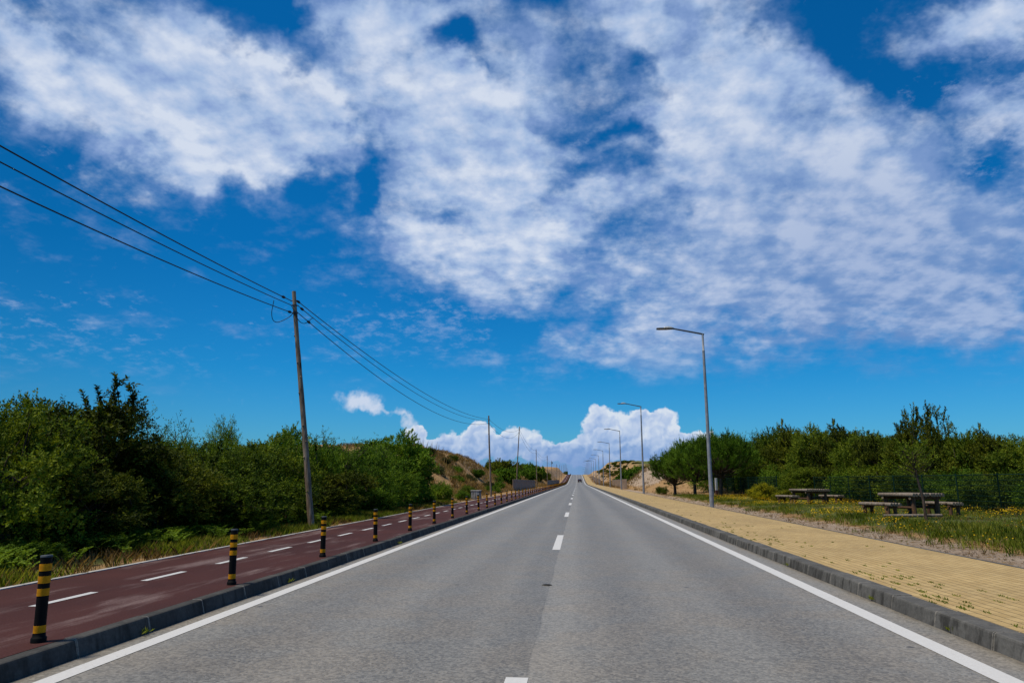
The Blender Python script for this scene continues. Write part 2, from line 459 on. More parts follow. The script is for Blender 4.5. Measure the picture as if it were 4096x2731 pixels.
def pavers(k, p):
    P = pos(k)
    x, y, z = k.sep(P)
    br = k.n('TexBrick')
    br.offset = 0.5; br.squash = 1.0
    k.put(br.inputs['Vector'], k.comb(y, x, 0.0))
    br.inputs['Scale'].default_value = 1.0
    br.inputs['Brick Width'].default_value = 0.21
    br.inputs['Row Height'].default_value = 0.125
    br.inputs['Mortar Size'].default_value = 0.0045
    br.inputs['Mortar Smooth'].default_value = 0.3
    br.inputs['Bias'].default_value = 0.0
    br.inputs['Color1'].default_value = (0.475, 0.337, 0.148, 1)
    br.inputs['Color2'].default_value = (0.40, 0.274, 0.112, 1)
    br.inputs['Mortar'].default_value = (0.15, 0.105, 0.05, 1)
    big = k.noise(P, 0.6, 4.0, 0.6); fine = k.noise(P, 45.0, 4.0, 0.7)
    col = k.vm('SCALE', br.outputs['Color'], k.add(k.step(big, 0.3, 0.7, 0.88, 1.08), k.mul(k.add(fine, -0.5), 0.30)))
    row = k.m('ABSOLUTE', k.add(k.m('FRACT', k.add(k.m('DIVIDE', x, 0.125), 0.5)), -0.5))
    jn = k.noise(k.vm('MULTIPLY', P, (1.0, 0.5, 1.0)), 4.0, 4.0, 0.6)
    joint = k.mul(k.step(row, 0.070, 0.040), k.step(jn, 0.30, 0.62, 0.35, 0.95))
    col = k.mix(joint, col, (0.105, 0.075, 0.030))
    st = k.mul(k.step(k.noise(P, 1.4, 5.0, 0.65), 0.58, 0.75), 0.35)
    col = k.mix(st, col, (0.25, 0.19, 0.10))
    k.put(p.inputs['Base Color'], col)
    bump(k, p, k.add(k.mul(br.outputs['Fac'], -1.0), k.mul(fine, 0.25)), 0.7, 0.006)
M_PAVE = mat('yellow_pavers', pavers, 0.85)

def concrete(dark, joints=False):
    def b(k, p):
        P = pos(k); x, y, z = k.sep(P)
        n = k.noise(P, 1.6, 6.0, 0.65); f = k.noise(P, 30.0, 5.0, 0.7)
        drip = k.noise(k.vm('MULTIPLY', P, (1.0, 1.0, 0.25)), 7.0, 4.0, 0.6)
        face = k.m('SUBTRACT', 1.0, k.m('ABSOLUTE', k.sep(k.n('NewGeometry').outputs['Normal'])[2]))
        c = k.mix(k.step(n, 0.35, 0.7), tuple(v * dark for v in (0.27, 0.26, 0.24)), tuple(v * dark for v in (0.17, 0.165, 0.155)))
        if joints:                                                 # every stone its own tone, pale mortar between them
            stone = k.m('FLOOR', k.add(y, 0.15))
            tone = k.n('TexWhiteNoise', noise_dimensions='1D'); k.put(tone.inputs['W'], stone)
            c = k.vm('SCALE', c, k.step(tone.outputs['Value'], 0.0, 1.0, 0.82, 1.12, False))
        c = k.mix(k.mul(k.step(drip, 0.46, 0.64), k.add(0.25, k.mul(face, 0.65))), c, (0.030, 0.029, 0.026))
        c = k.vm('SCALE', c, k.step(f, 0.2, 0.8, 0.75, 1.2))
        if joints:
            fr = k.m('ABSOLUTE', k.add(k.m('FRACT', k.add(y, 0.65)), -0.5))
            c = k.mix(k.mul(k.step(fr, 0.014, 0.007), k.step(f, 0.35, 0.5, 0.2, 0.9)), c, (0.24, 0.22, 0.19))
        k.put(p.inputs['Base Color'], c)
        p.inputs['Specular IOR Level'].default_value = 0.12
        bump(k, p, k.add(f, n), 0.4, 0.006)
    return b
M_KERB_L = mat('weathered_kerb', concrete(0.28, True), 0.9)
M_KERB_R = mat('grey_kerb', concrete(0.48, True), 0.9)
M_EDGING = mat('pale_edging', concrete(1.9), 0.85)
M_CONC = mat('pale_concrete', concrete(1.35), 0.85)

def soil(k, p):
    P = pos(k)
    at = lambda nm: k.sep(k.n('Attribute', attribute_name=nm).outputs['Color'])[0]
    sand, green = at('sand'), at('green')
    n1 = k.noise(P, 0.35, 6.0, 0.65); n2 = k.noise(P, 2.2, 6.0, 0.7); n3 = k.noise(P, 14.0, 5.0, 0.75)
    mixn = k.add(k.mul(n2, 0.6), k.mul(n3, 0.5))
    dry = k.ramp(mixn, [(0.30, (0.075, 0.045, 0.020)), (0.46, (0.25, 0.135, 0.052)), (0.60, (0.40, 0.245, 0.10)), (0.78, (0.52, 0.37, 0.20))])
    sandc = k.ramp(mixn, [(0.32, (0.13, 0.095, 0.075)), (0.5, (0.335, 0.242, 0.165)), (0.75, (0.52, 0.42, 0.315))])
    greenc = k.ramp(mixn, [(0.32, (0.030, 0.038, 0.010)), (0.52, (0.085, 0.105, 0.022)), (0.8, (0.17, 0.17, 0.055))])
    fs = k.step(k.add(sand, k.mul(k.add(k.add(n2, n1), -1.0), 0.9)), 0.35, 0.62)
    fg = k.step(k.add(green, k.mul(k.add(k.add(n2, n1), -1.0), 0.9)), 0.35, 0.62)
    c = k.mix(fg, dry, greenc)
    c = k.mix(fs, c, sandc)
    k.put(p.inputs['Base Color'], c)
    bump(k, p, k.add(k.mul(n2, 0.8), n3), 0.9, 0.10)
M_SOIL = mat('dune_soil', soil, 0.95)

# ------------------------------------------------------------------ terrain
def road_z(y):
    y = np.asarray(y, float)
    s, a, b = 0.0275, 240.0, 340.0
    z = np.where(y < a, 0, np.where(y < b, 0.5 * s * (y - a) ** 2 / (b - a), 0.5 * s * (b - a) + s * (y - b)))
    # the crest at 505 m, then down the other side
    t = np.clip(y - 485, 0, 45)
    z = z - 0.5 * (0.055 / 45) * t ** 2 - np.where(y > 530, 0.055 * (y - 530), 0)
    return np.maximum(z, -14)

def relief(x, y):
    """height of the ground above the road's level"""
    x = np.asarray(x, float); y = np.asarray(y, float)
    nz = fbm(x, y, 9.0, 5)
    h = np.zeros(np.broadcast(x, y).shape)
    # right verge: up to 0.3 m where the picnic tables stand
    h = h + 0.185 * smooth(x, 6.9, 10.0) * (1 - 0.55 * smooth(y, 55, 75)) + 0.05 * smooth(-x, 7.2, 9)
    wob = 1.2 * np.sin(y / 7.0) + 2.2 * nz
    # left dune, cut steeply on the road side
    f = smooth(-x + 0.5 * wob, 8.5, 16.6) * (1 - smooth(-x, 30, 60) * 0.7)
    h = h + 4.75 * f ** 0.9 * smooth(y, 46, 70) * (1 - smooth(y, 90, 121))
    # lower hummocks further on
    f = smooth(-x + 0.8 * wob, 9.3, 15.0)
    h = h + (2.1 + 2.2 * nz + 0.6 * np.sin(y / 16)) * f * smooth(y, 112, 140) * (1 - smooth(y, 285, 330))
    f = smooth(-x + 0.6 * wob, 8.3, 15.0)
    h = h + (5.0 + 2 * nz) * f * smooth(y, 285, 335) * (1 - smooth(y, 480, 620))
    # right sandy dune
    f = smooth(x + 0.5 * wob, 8.8, 15.5)
    h = h + (4.5 + 1.5 * nz) * f * smooth(y + 0.9 * x, 88, 127) * (1 - smooth(y, 136, 165))
    # right hill with a rocky cut
    f = 0.38 * smooth(x + 0.7 * wob, 9.0, 13.5) + 0.62 * smooth(x + 0.7 * wob, 14.5, 23.0)
    h = h + (8.4 + 2.0 * nz) * f * smooth(y, 190, 300) * (1 - smooth(y, 430, 640))
    h = h + 1.5 * nz * smooth(np.abs(x), 10, 30) * smooth(y, 40, 90)
    h = h + 0.10 * fbm(x, y, 1.6, 3) * smooth(np.abs(x), 7.3, 8.5)
    return h
def ground_z(x, y):
    return road_z(y) + np.where((np.asarray(x) > -7.15) & (np.asarray(x) < 6.8), -0.12, 0.145 + relief(x, y) - 0.03)

xs_r = np.concatenate([[6.82, 7.0], np.arange(7.25, 30, 0.4), np.arange(30, 70, 2.0), np.arange(70, 300, 15), np.arange(300, 2600, 150)])
xs_l = np.concatenate([[-7.12, -7.3], -np.arange(7.55, 30, 0.4), -np.arange(30, 70, 2.0), -np.arange(70, 300, 15), -np.arange(300, 2600, 150)])[::-1]
xs = np.concatenate([xs_l, [-6.9, -5, 0, 4, 6.6], xs_r])
ys = np.concatenate([[-600, -300, -120, -60, -30, -15], np.arange(-8, 60, 0.5), np.arange(60, 180, 0.8), np.arange(180, 620, 3.0), np.arange(620, 1000, 20), np.arange(1000, 3200, 150)])
X, Y = np.meshgrid(xs, ys)
Z = ground_z(X, Y)
inside = (X > -7.0) & (X < 6.7)
Z = np.where(inside, road_z(Y) - 0.25, Z)
nx, ny = len(xs), len(ys)
V = np.stack([X, Y, Z], -1).reshape(-1, 3)
I = np.arange(nx * ny).reshape(ny, nx)
F = np.stack([I[:-1, :-1], I[:-1, 1:], I[1:, 1:], I[1:, :-1]], -1).reshape(-1, 4)
me = mesh_np('ground', V, F, True)
eps = 0.4
slope = np.hypot(ground_z(X + eps, Y) - ground_z(X - eps, Y), ground_z(X, Y + eps) - ground_z(X, Y - eps)) / (2 * eps)
sand = 0.16 + (0.30 + 0.3 * (X > 0)) * smooth(slope, 0.45, 1.0) * smooth(np.abs(X), 8, 9)
sand = sand + 0.55 * smooth(X, 6.7, 6.9) * (1 - smooth(X + 1.2 * fbm(X, Y, 3.0), 7.5, 8.5)) * (Y < 110)        # sandy strip by the pavement
sand = sand + 0.35 * smooth(X, 9, 11) * (1 - smooth(X, 15, 18)) * smooth(Y, 92, 105) * (1 - smooth(Y, 140, 160))
sand = sand - 0.30 * ((X < -7) & (Y < 45)) - 0.22 * smooth(Y, 165, 185) * (X > 0)
green = 0.15 + 0.5 * smooth(X, 7.6, 8.8) * (1 - smooth(Y, 60, 80)) + 0.55 * smooth(-X, 7.3, 8.2) * (1 - smooth(Y, 34, 48))
green = green + 0.5 * smooth(np.abs(X), 20, 34) + 0.25 * smooth(Y, 170, 230) * smooth(X, 14, 20)
for nm, arr in (('sand', sand), ('green', green)):
    ca = me.color_attributes.new(nm, 'FLOAT_COLOR', 'POINT')
    a = np.ones((nx * ny, 4), np.float32); a[:, :3] = np.clip(arr, 0, 1.2).reshape(-1, 1)
    ca.data.foreach_set('color', a.ravel())
tag(link('ground', me, None, [M_SOIL]), kind='structure')

# ------------------------------------------------------------------ road, paths, kerbs, markings
RY = np.concatenate([np.arange(-20, 60, 2.0), np.arange(60, 240, 6.0), np.arange(240, 560, 4.0), np.arange(560, 860, 20)])
def strip(name, x0, x1, dz, m, ys=RY, nxs=1):
    xx = np.linspace(x0, x1, nxs + 1)
    Xs, Ys = np.meshgrid(xx, ys)
    V = np.stack([Xs, Ys, road_z(Ys) + dz], -1).reshape(-1, 3)
    I = np.arange(V.shape[0]).reshape(len(ys), nxs + 1)
    F = np.stack([I[:-1, :-1], I[:-1, 1:], I[1:, 1:], I[1:, :-1]], -1).reshape(-1, 4)
    return tag(link(name, mesh_np(name, V, F), None, [m]), kind='structure')
PATH_Z = 0.15
strip('road', -4.22, 3.63, 0.0, M_ASPH, nxs=4)
strip('cycle_path', -7.06, -4.35, PATH_Z, M_RED, nxs=2)
strip('pavement', 3.85, 6.72, PATH_Z, M_PAVE, nxs=2)

def dashes(name, xc, w, y0, period, length, n, dz, skew=0.0):
    V = []; F = []
    for i in range(n):
        a = y0 + i * period
        yy = np.linspace(a, a + length, 3)
        o = len(V)
        for y_ in yy:
            z = float(road_z(y_)) + dz
            V += [(xc - w / 2, y_, z), (xc + w / 2, y_, z)]
        F += [(o, o + 1, o + 3, o + 2), (o + 2, o + 3, o + 5, o + 4)]
    return tag(link(name, mesh_np(name, V, np.array(F)), None, [M_PAINT]), kind='structure')
def line_wobble(name, xc, w, dz):
    ys2 = np.concatenate([np.arange(-20, 80, 0.5), np.arange(80, 560, 4.0)])
    a = xc - w / 2 + 0.006 * (vnoise(ys2 * 1.7, ys2 * 0) - 0.5); b = xc + w / 2 + 0.006 * (vnoise(ys2 * 1.7, ys2 * 0 + 5) - 0.5)
    V = np.concatenate([np.stack([a, ys2, road_z(ys2) + dz], -1), np.stack([b, ys2, road_z(ys2) + dz], -1)])
    n = len(ys2); i = np.arange(n - 1)
    F = np.stack([i, i + n, i + n + 1, i + 1], -1)
    return tag(link(name, mesh_np(name, V, np.array(F)), None, [M_PAINT]), kind='structure')
line_wobble('road_edge_line', -3.94, 0.17, 0.004)
line_wobble('road_edge_line', 3.17, 0.20, 0.004)
dashes('road_centre_line', -0.48, 0.17, 1.5 - 14, 14.0, 4.1, 40, 0.004)
dashes('cycle_path_centre_line', -5.79, 0.10, 7.24 - 1.93 * 4, 1.93, 0.97, 270, PATH_Z + 0.004)

def kerb(name, xf_bot, xf_top, xb, height, m, y0, y1, stone=1.0):
    """kerb stones a metre long with open joints and a rounded front edge"""
    prof = [(xf_bot, -0.10), (xf_bot, 0.0), (xf_top, height - 0.022)]
    s = 1 if xb > xf_top else -1
    prof += [(xf_top + s * 0.007, height - 0.007), (xf_top + s * 0.022, height), (xb, height + 0.002), (xb, -0.10)]
    n = len(prof); V = []; F = []
    edges = []
    y_ = y0
    while y_ < y1:
        edges.append((y_ + 0.0012, y_ + stone - 0.0012)); y_ += stone
    for a, b in edges:
        dzs = random.uniform(-0.006, 0.006); dxs = random.uniform(-0.006, 0.006)
        o = len(V)
        for q in (a, b):
            z = float(road_z(q))
            for (px, pz) in prof:
                V.append((px + dxs, q, z + pz + (dzs if pz > 0 else 0)))
        for j in range(n - 1):
            F.append((o + j, o + j + 1, o + n + j + 1, o + n + j) if s < 0 else (o + j, o + n + j, o + n + j + 1, o + j + 1))
        F.append(tuple(o + j for j in range(n))); F.append(tuple(o + n + j for j in reversed(range(n))))
    me = bpy.data.meshes.new(name); me.from_pydata(V, [], F); me.update()
    return tag(link(name, me, None, [m]), kind='structure')
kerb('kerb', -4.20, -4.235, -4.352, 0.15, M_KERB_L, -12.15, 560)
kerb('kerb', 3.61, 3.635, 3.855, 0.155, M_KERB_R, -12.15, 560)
def edging(name, x0, x1, top, m):
    V = []; F = []
    for i, q in enumerate(RY):
        z = float(road_z(q))
        V += [(x0, q, z - 0.1), (x0, q, z + top), (x1, q, z + top), (x1, q, z - 0.1)]
        if i:
            o = 4 * (i - 1)
            F += [(o + j, o + j + 4, o + j + 5, o + j + 1) for j in range(3)]
    me = bpy.data.meshes.new(name); me.from_pydata(V, [], F); me.update()
    return tag(link(name, me, None, [m]), kind='structure')
edging('path_edging', -7.14, -7.058, PATH_Z + 0.012, M_EDGING)
edging('pavement_edging', 6.718, 6.80, PATH_Z + 0.006, M_KERB_R)

# ------------------------------------------------------------------ things: materials
def wood(c0, c1, knots=True):
    def b(k, p):
        co = obj_co(k)
        g = k.noise(k.vm('MULTIPLY', co, (14.0, 14.0, 1.0)), 1.6, 5.0, 0.65)
        n = k.noise(co, 1.1, 5.0, 0.6)
        c = k.mix(k.step(k.add(g, k.mul(k.add(n, -0.5), 0.8)), 0.3, 0.72), c0, c1)
        if knots:
            kn = k.voro(k.vm('MULTIPLY', co, (1.0, 1.0, 0.42)), 2.6)
            c = k.mix(k.mul(k.step(kn, 0.20, 0.10), 0.85), c, (0.03, 0.02, 0.013))
            c = k.mix(k.mul(k.step(k.noise(co, 2.3, 3.0), 0.60, 0.72), 0.5), c, (0.045, 0.03, 0.02))
        k.put(p.inputs['Base Color'], c)
        bump(k, p, g, 0.6, 0.01)
    return b
M_POLE = mat('weathered_pole_wood', wood((0.125, 0.085, 0.055), (0.305, 0.235, 0.170)), 0.9)
M_LOG = mat('brown_log_wood', wood((0.060, 0.030, 0.016), (0.150, 0.082, 0.048)), 0.85)
M_TOP = mat('sun_bleached_log_wood', wood((0.125, 0.095, 0.070), (0.27, 0.225, 0.180)), 0.85)
M_BOARD = mat('grey_board_wood', wood((0.235, 0.168, 0.120), (0.37, 0.282, 0.212), False), 0.9)
M_CUT = m_plain('cut_log_end', (0.23, 0.17, 0.11), 0.3, 30)
M_BLACK = m_plain('black_rubber', (0.005, 0.005, 0.0052), 0.2, 20, 0.7, 0.10)
M_CAP = m_plain('dusty_black_cap', (0.055, 0.065, 0.075), 0.25, 20, 0.6)
M_YEL = m_plain('yellow_band', (0.56, 0.235, 0.006), 0.22, 25, 0.7, 0.12)
M_GALV = m_plain('galvanised_steel', (0.235, 0.25, 0.275), 0.22, 5.0, 0.5, 0.5)
M_GALVD = m_plain('dark_steel', (0.06, 0.065, 0.07), 0.2, 8.0, 0.5)
M_LAMP = m_plain('lamp_housing', (0.42, 0.44, 0.46), 0.12, 8.0, 0.4)
M_LENS = m_plain('lamp_lens', (0.16, 0.15, 0.12), 0.2, 10.0, 0.25, 0.5)
M_WIRE = m_plain('cable_black', (0.010, 0.011, 0.013), 0.1, 5.0, 0.6)
M_GREENP = m_plain('green_coated_steel', (0.006, 0.026, 0.018), 0.25, 9.0, 0.7, 0.08)
M_WHITEP = m_plain('flaking_white_paint', (0.50, 0.47, 0.44), 0.3, 14.0, 0.7)
M_REDB = m_plain('red_brown_paint', (0.085, 0.030, 0.022), 0.3, 12.0, 0.7)

# ------------------------------------------------------------------ bollards on the cycle path's edge
def bollard_shape(full=True):
    r = 0.044
    root = thing('bollard', '', 'bollard', group='black and yellow bollards along the kerb')
    MB().lathe([(0.058, -0.01), (0.058, 0.030), (0.055, 0.040), (0.049, 0.044), (0.047, 0.07)], 20).build('base_collar', M_BLACK, root)
    MB().lathe([(r, 0.065), (r, 0.684)], 24).build('post', M_BLACK, root)
    MB().lathe([(r + 0.0015, 0.676), (r + 0.0015, 0.690), (r - 0.002, 0.693), (0.004, 0.694)], 24).build('cap', M_CAP, root)
    for z0 in (0.075, 0.367, 0.467, 0.566):
        MB().lathe([(r + 0.002, z0), (r + 0.002, z0 + 0.058)], 24).build('band', M_YEL, root)
    return root
def bollard_far():
    r = 0.050; m = MB()
    zs = [(0.0, 0, 0.058), (0.07, 0, r), (0.075, 0, r), (0.133, 1, r + .003), (0.367, 0, r), (0.425, 1, r + .003), (0.467, 0, r), (0.525, 1, r + .003), (0.566, 0, r), (0.624, 1, r + .003), (0.692, 0, r)]
    for (z0, _, _), (z1, mi, rr) in zip(zs[:-1], zs[1:]):
        m.lathe([(rr, z0), (rr, z1)], 10, mi)
    o = m.build('bollard', [M_BLACK, M_YEL])
    return tag(o, '', 'bollard', 'black and yellow bollards along the kerb')
B_LABELS = [
    'black bollard with four yellow bands, the largest, nearest to the camera',
    'black and yellow bollard second from the near end, in front of the ferns',
    'banded bollard third from the near end, just right of the nearest wooden pole',
    'banded bollard fourth from the near end of the row on the red path',
    'banded bollard fifth from the near end of the row on the red path',
    'banded bollard sixth from the near end of the row on the red path',
    'banded bollard seventh from the near end, just before the concrete box',
    'banded bollard eighth from the near end, standing over the concrete box',
    'banded bollard just past the concrete box, ninth from the near end',
    'banded bollard at the foot of the second wooden pole, tenth in the row',
    'banded bollard eleventh in the row, just past the second wooden pole',
    'banded bollard twelfth in the row, seen against dry grass of the dune']
proto_b, proto_f = bollard_shape(), None
for i in range(158):
    y = 5.74 + 3.25 * i
    if i < 26:
        o = proto_b if i == 0 else copy_tree(proto_b)
    else:
        if proto_f is None:
            o = proto_f = bollard_far()
        else:
            o = proto_f.copy(); COL.objects.link(o)
    o.location = (-4.47 + random.uniform(-.02, .02), y + random.uniform(-.05, .05), float(road_z(y)) + PATH_Z)
    o.rotation_euler = (random.gauss(0, 0.012), random.gauss(-0.03, 0.014), 0.0)
    if i == 0: o.rotation_euler = (0.0, -0.035, 0.0)
    if i < len(B_LABELS): o['label'] = B_LABELS[i]
    elif y < 92: o['label'] = 'small black and yellow bollard between the second wooden pole and the first board wall'
    elif y < 145: o['label'] = 'tiny bollard in the close row in front of the nearer long board wall'
    elif y < 195: o['label'] = 'tiny bollard in the stretch between the two long board walls'
    elif y < 300: o['label'] = 'tiny far bollard merging into a yellow line before the farther board wall'
    else: o['label'] = 'tiny far bollard on the rise of the road up to the crest'

# ------------------------------------------------------------------ street lamps
def lamp_shape():
    root = thing('street_lamp', '', 'street lamp', group='street lamps along the yellow pavement')
    m = MB(); H = 9.15
    m.tube([(0, 0, -0.05), (0, 0, 8.2)], [0.112, 0.068], 16)
    m.build('post', M_GALV, root)
    MB().tube([(0, 0, 8.19), (0, 0, 8.24), (0, 0, 8.25), (0, 0, H)], [0.074, 0.074, 0.056, 0.056], 16).build('post_top', M_GALV, root)
    MB().tube([(0.075, 0, H - 0.03), (-0.02, 0, H - 0.002), (-1.62, 0, H + 0.33)], [0.048, 0.048, 0.042], 12).build('arm', M_GALVD, root)
    # flat LED head: a tapering shell with a raised gear case on top and the lens below
    hd = MB()
    outline = [(-1.52, 0.05), (-1.68, 0.10), (-1.85, 0.145), (-2.30, 0.155), (-2.44, 0.12), (-2.47, 0.06)]
    zt, zb = H + 0.345, H + 0.285
    ring = [(x, w) for x, w in outline] + [(x, -w) for x, w in reversed(outline)]
    n = len(ring)
    hd.add([(x, w, zb) for x, w in ring] + [(x, w, zt) for x, w in ring] + [(x * 0.985 - 0.03, w * 0.8, zt + 0.018) for x, w in ring],
           [tuple(range(n))[::-1], tuple(range(2 * n, 3 * n))] + [(r * n + j, r * n + (j + 1) % n, (r + 1) * n + (j + 1) % n, (r + 1) * n + j) for r in (0, 1) for j in range(n)])
    head = hd.build('lamp_head', M_GALVD, root)
    gear = MB()
    prof = [(-1.56, 0.04, 0.0), (-1.66, 0.09, 0.055), (-1.84, 0.12, 0.085), (-2.02, 0.10, 0.055), (-2.12, 0.07, 0.0)]
    vs = []; fs = []
    for x, w, hh in prof:
        vs += [(x, -w, zt), (x, -w * 0.6, zt + hh + 0.02), (x, w * 0.6, zt + hh + 0.02), (x, w, zt)]
    for i in range(len(prof) - 1):
        fs += [(4 * i + j, 4 * i + j + 1, 4 * i + j + 5, 4 * i + j + 4) for j in range(3)]
    gear.add(vs, fs + [(0, 3, 2, 1), (16, 17, 18, 19)])
    gear.build('gear_case', M_LAMP, head)
    MB().box(-2.36, -1.86, -0.115, 0.115, zb - 0.012, zb + 0.004, ch=0.004).build('lens', M_LENS, head)
    MB().tube([(-1.54, 0, H + 0.315), (-1.68, 0, H + 0.34)], [0.055, 0.055], 12).build('clamp', M_GALVD, head)
    MB().box(0.06, 0.115, -0.05, 0.05, 0.55, 0.95, ch=0.008).build('hatch', M_GALV, root)
    return root
L_LABELS = ['tall grey street lamp nearest the camera, in front of the pine trees',
            'second nearest grey street lamp, its post standing left of the pines before the sandy slope',
            'grey street lamp at the leaning end of the near board fence, third nearest',
            'grey street lamp at the far end of the near board fence, fourth nearest',
            'fifth nearest grey street lamp, in the gap between the two board fences',
            'sixth nearest grey street lamp, at the near end of the farther board fence',
            'seventh nearest grey street lamp, beside the farther board fence',
            'eighth nearest grey street lamp, below the rocky hillside']
proto_l = lamp_shape()
for i in range(19):
    y = 37.56 * (i + 1)
    o = proto_l if i == 0 else copy_tree(proto_l)
    zb = float(road_z(y)) + 0.13
    o.location = (6.93, y, zb)
    o.rotation_euler = (random.gauss(0, .002), random.gauss(0, .002), random.gauss(0, 0.02))
    o['label'] = L_LABELS[i] if i < len(L_LABELS) else ('far small street lamp on the climb to the crest of the road' if y < 505 else 'far street lamp showing only its upper part beyond the crest')

# ------------------------------------------------------------------ wooden poles and cables
P_LABELS = ['tall weathered wooden pole nearest the camera, leaning left beside the red path',
            'thin brown wooden pole behind the concrete box, second nearest',
            'wooden pole leaning right, standing behind the nearer long board wall',
            'straight wooden pole just past the far end of the nearer board wall, fourth nearest',
            'wooden pole behind the near end of the farther board wall, fifth nearest',
            'wooden pole with a dark box near its top, sixth nearest, past the dark bushes',
            'seventh nearest wooden pole, above the far end of the farther board wall']
# x, y, z of foot, lean of the top in x, height
POLES = [(-7.50, 19.6, 0.12, -0.98, 6.98), (-7.52, 60.9, 0.12, -0.20, 7.0), (-8.95, 103.0, 1.0, 0.52, 8.35), (-8.2, 144.0, 0.2, -0.15, 7.65),
         (-7.85, 185.0, 0.2, 0.05, 7.85), (-8.15, 226.0, 0.25, 0.0, 7.6), (-7.8, 267.0, 0.3, 0.1, 7.4)]
for i in range(7, 15):
    y = 267.0 + 41.0 * (i - 6)
    POLES.append((-7.75 + random.uniform(-.12, .12), y, float(road_z(y)) + 0.2, random.uniform(-.15, .15), 7.3 + random.uniform(-.5, .4)))
TOPS = []
for i, (x, y, z, lean, hgt) in enumerate(POLES):
    lab = P_LABELS[i] if i < len(P_LABELS) else ('far thin wooden pole on the climb to the crest' if y < 500 else 'far wooden pole beyond the crest of the road')
    root = thing('utility_pole', lab, 'utility pole', (x, y, z), 0, 'wooden poles carrying the cables')
    pts = []; rad = []
    nseg = 14 if i < 3 else 6
    for j in range(nseg + 1):
        t = j / nseg
        bend = 0.05 * math.sin(t * 3.1 + i) if i < 4 else 0
        pts.append((lean * t ** 0.9 + bend * (1 - t), 0.02 * math.sin(5 * t + i), -0.1 + (hgt + 0.1) * t))
        rad.append((0.092 - 0.034 * t) * (1 + 0.05 * math.sin(j * 2.7 + i) if i < 3 else 1))
    MB().tube(pts, rad, 12 if i < 3 else 8).build('pole', M_POLE, root)
    def on(t): 
        q = t * nseg; a = min(int(q), nseg - 1); f = q - a
        return Vector(pts[a]).lerp(Vector(pts[a + 1]), f)
    if i < 3:
        kn = MB()
        for j in range(9):
            t = 0.12 + 0.75 * j / 9 + random.uniform(-.03, .03); a = random.uniform(2.6, 5.4)
            c = on(t); r_ = 0.098 - 0.034 * t
            d_ = Vector((math.cos(a), math.sin(a), 0.25)).normalized()
            kn.tube([c + d_ * (r_ - 0.02), c + d_ * (r_ + 0.018)], [0.034, 0.018], 7)
        kn.build('knot_stub', M_POLE, root)
    t1, t2, t3 = 0.958, 0.938, 0.905
    if i < 6:
        hw = MB()
        for t in (t1, t2):
            c = on(t)
            hw.tube([c + Vector((-0.11, -0.02, 0)), c + Vector((0.11, 0.02, 0.0))], 0.016, 8)
        c = on(t2); hw.lathe([(0.074, c.z - 0.02), (0.074, c.z + 0.02)], 12, 0, (c.x, c.y, 0))
        c = on(t3); hw.lathe([(0.076, c.z - 0.03), (0.076, c.z + 0.03)], 12, 0, (c.x, c.y, 0))
        hw.build('cable_bracket', M_GALVD, root)
    if i == 5:
        c = on(0.93)
        MB().box(c.x + 0.05, c.x + 0.35, -0.2, 0.15, c.z - 0.45, c.z + 0.1, ch=0.02).build('junction_box', M_GALVD, root)
    base = Vector((x, y, z))
    TOPS.append((base + on(t1), base + on(t2), base + on(t3)))

def span(a, b, sag, r, n=40):
    return [a.lerp(b, j / n) - Vector((0, 0, 4 * sag * (j / n) * (1 - j / n))) for j in range(n + 1)]
behind = (Vector((-7.55, -21.6, 6.95)), Vector((-7.55, -21.6, 6.90)), Vector((-7.55, -21.6, 6.65)))
C_NEAR = ['uppermost of the three black cables running to the upper left from the nearest pole',
          'middle of the three black cables, running just under the topmost one past the nearest pole',
          'lowest of the three black cables running to the left edge from the nearest pole']
C_2 = ['upper black cable sagging from the nearest pole to the second pole', 'black cable hanging close under the upper one between the first and second poles',
       'lowest sagging black cable between the first and second poles']
def cable(label, pts, r, n=6, extra=None):
    m = MB().tube(pts, r, n)
    o = m.build('overhead_cable', M_WIRE)
    return tag(o, label, 'cable', 'black overhead cables')
side_off = [Vector((-0.09, 0, 0.0)), Vector((-0.085, 0, 0.0)), Vector((-0.085, 0, 0))]
R_ = [0.0125, 0.011, 0.012]
for q, sag in enumerate((0.78, 0.94, 1.10)):
    a = TOPS[0][q] + side_off[q]
    o = cable(C_NEAR[q], span(behind[q], a, sag, R_[q], 60), R_[q])
    if q != 1:                                              # spindle shaped anchor clamp on the cable
        p = span(behind[q], a, sag, 0, 60)
        d_ = (p[-1] - p[-2]).normalized(); c0 = a - d_ * (0.62 if q == 0 else 0.22)
        MB().tube([c0 - d_ * 0.13, c0 - d_ * 0.07, c0, c0 + d_ * 0.07, c0 + d_ * 0.13], [0.014, 0.033, 0.042, 0.033, 0.014], 10).build('anchor_clamp', M_WIRE, o)
for q, sag in enumerate((0.75, 0.90, 1.15)):
    a = TOPS[0][q] + Vector((0.085, 0, 0)); b = TOPS[1][q] + Vector((-0.05, 0, 0))
    p = span(a, b, sag, R_[q], 60)
    o = cable(C_2[q], p, R_[q])
    d_ = (p[1] - p[0]).normalized(); c0 = a + d_ * (0.10, 0.35, 0.85)[q]
    MB().tube([c0 - d_ * 0.13, c0 - d_ * 0.07, c0, c0 + d_ * 0.07, c0 + d_ * 0.13], [0.014, 0.033, 0.042, 0.033, 0.014], 10).build('anchor_clamp', M_WIRE, o)
C_N = ['upper pair of cables', 'lower cable']
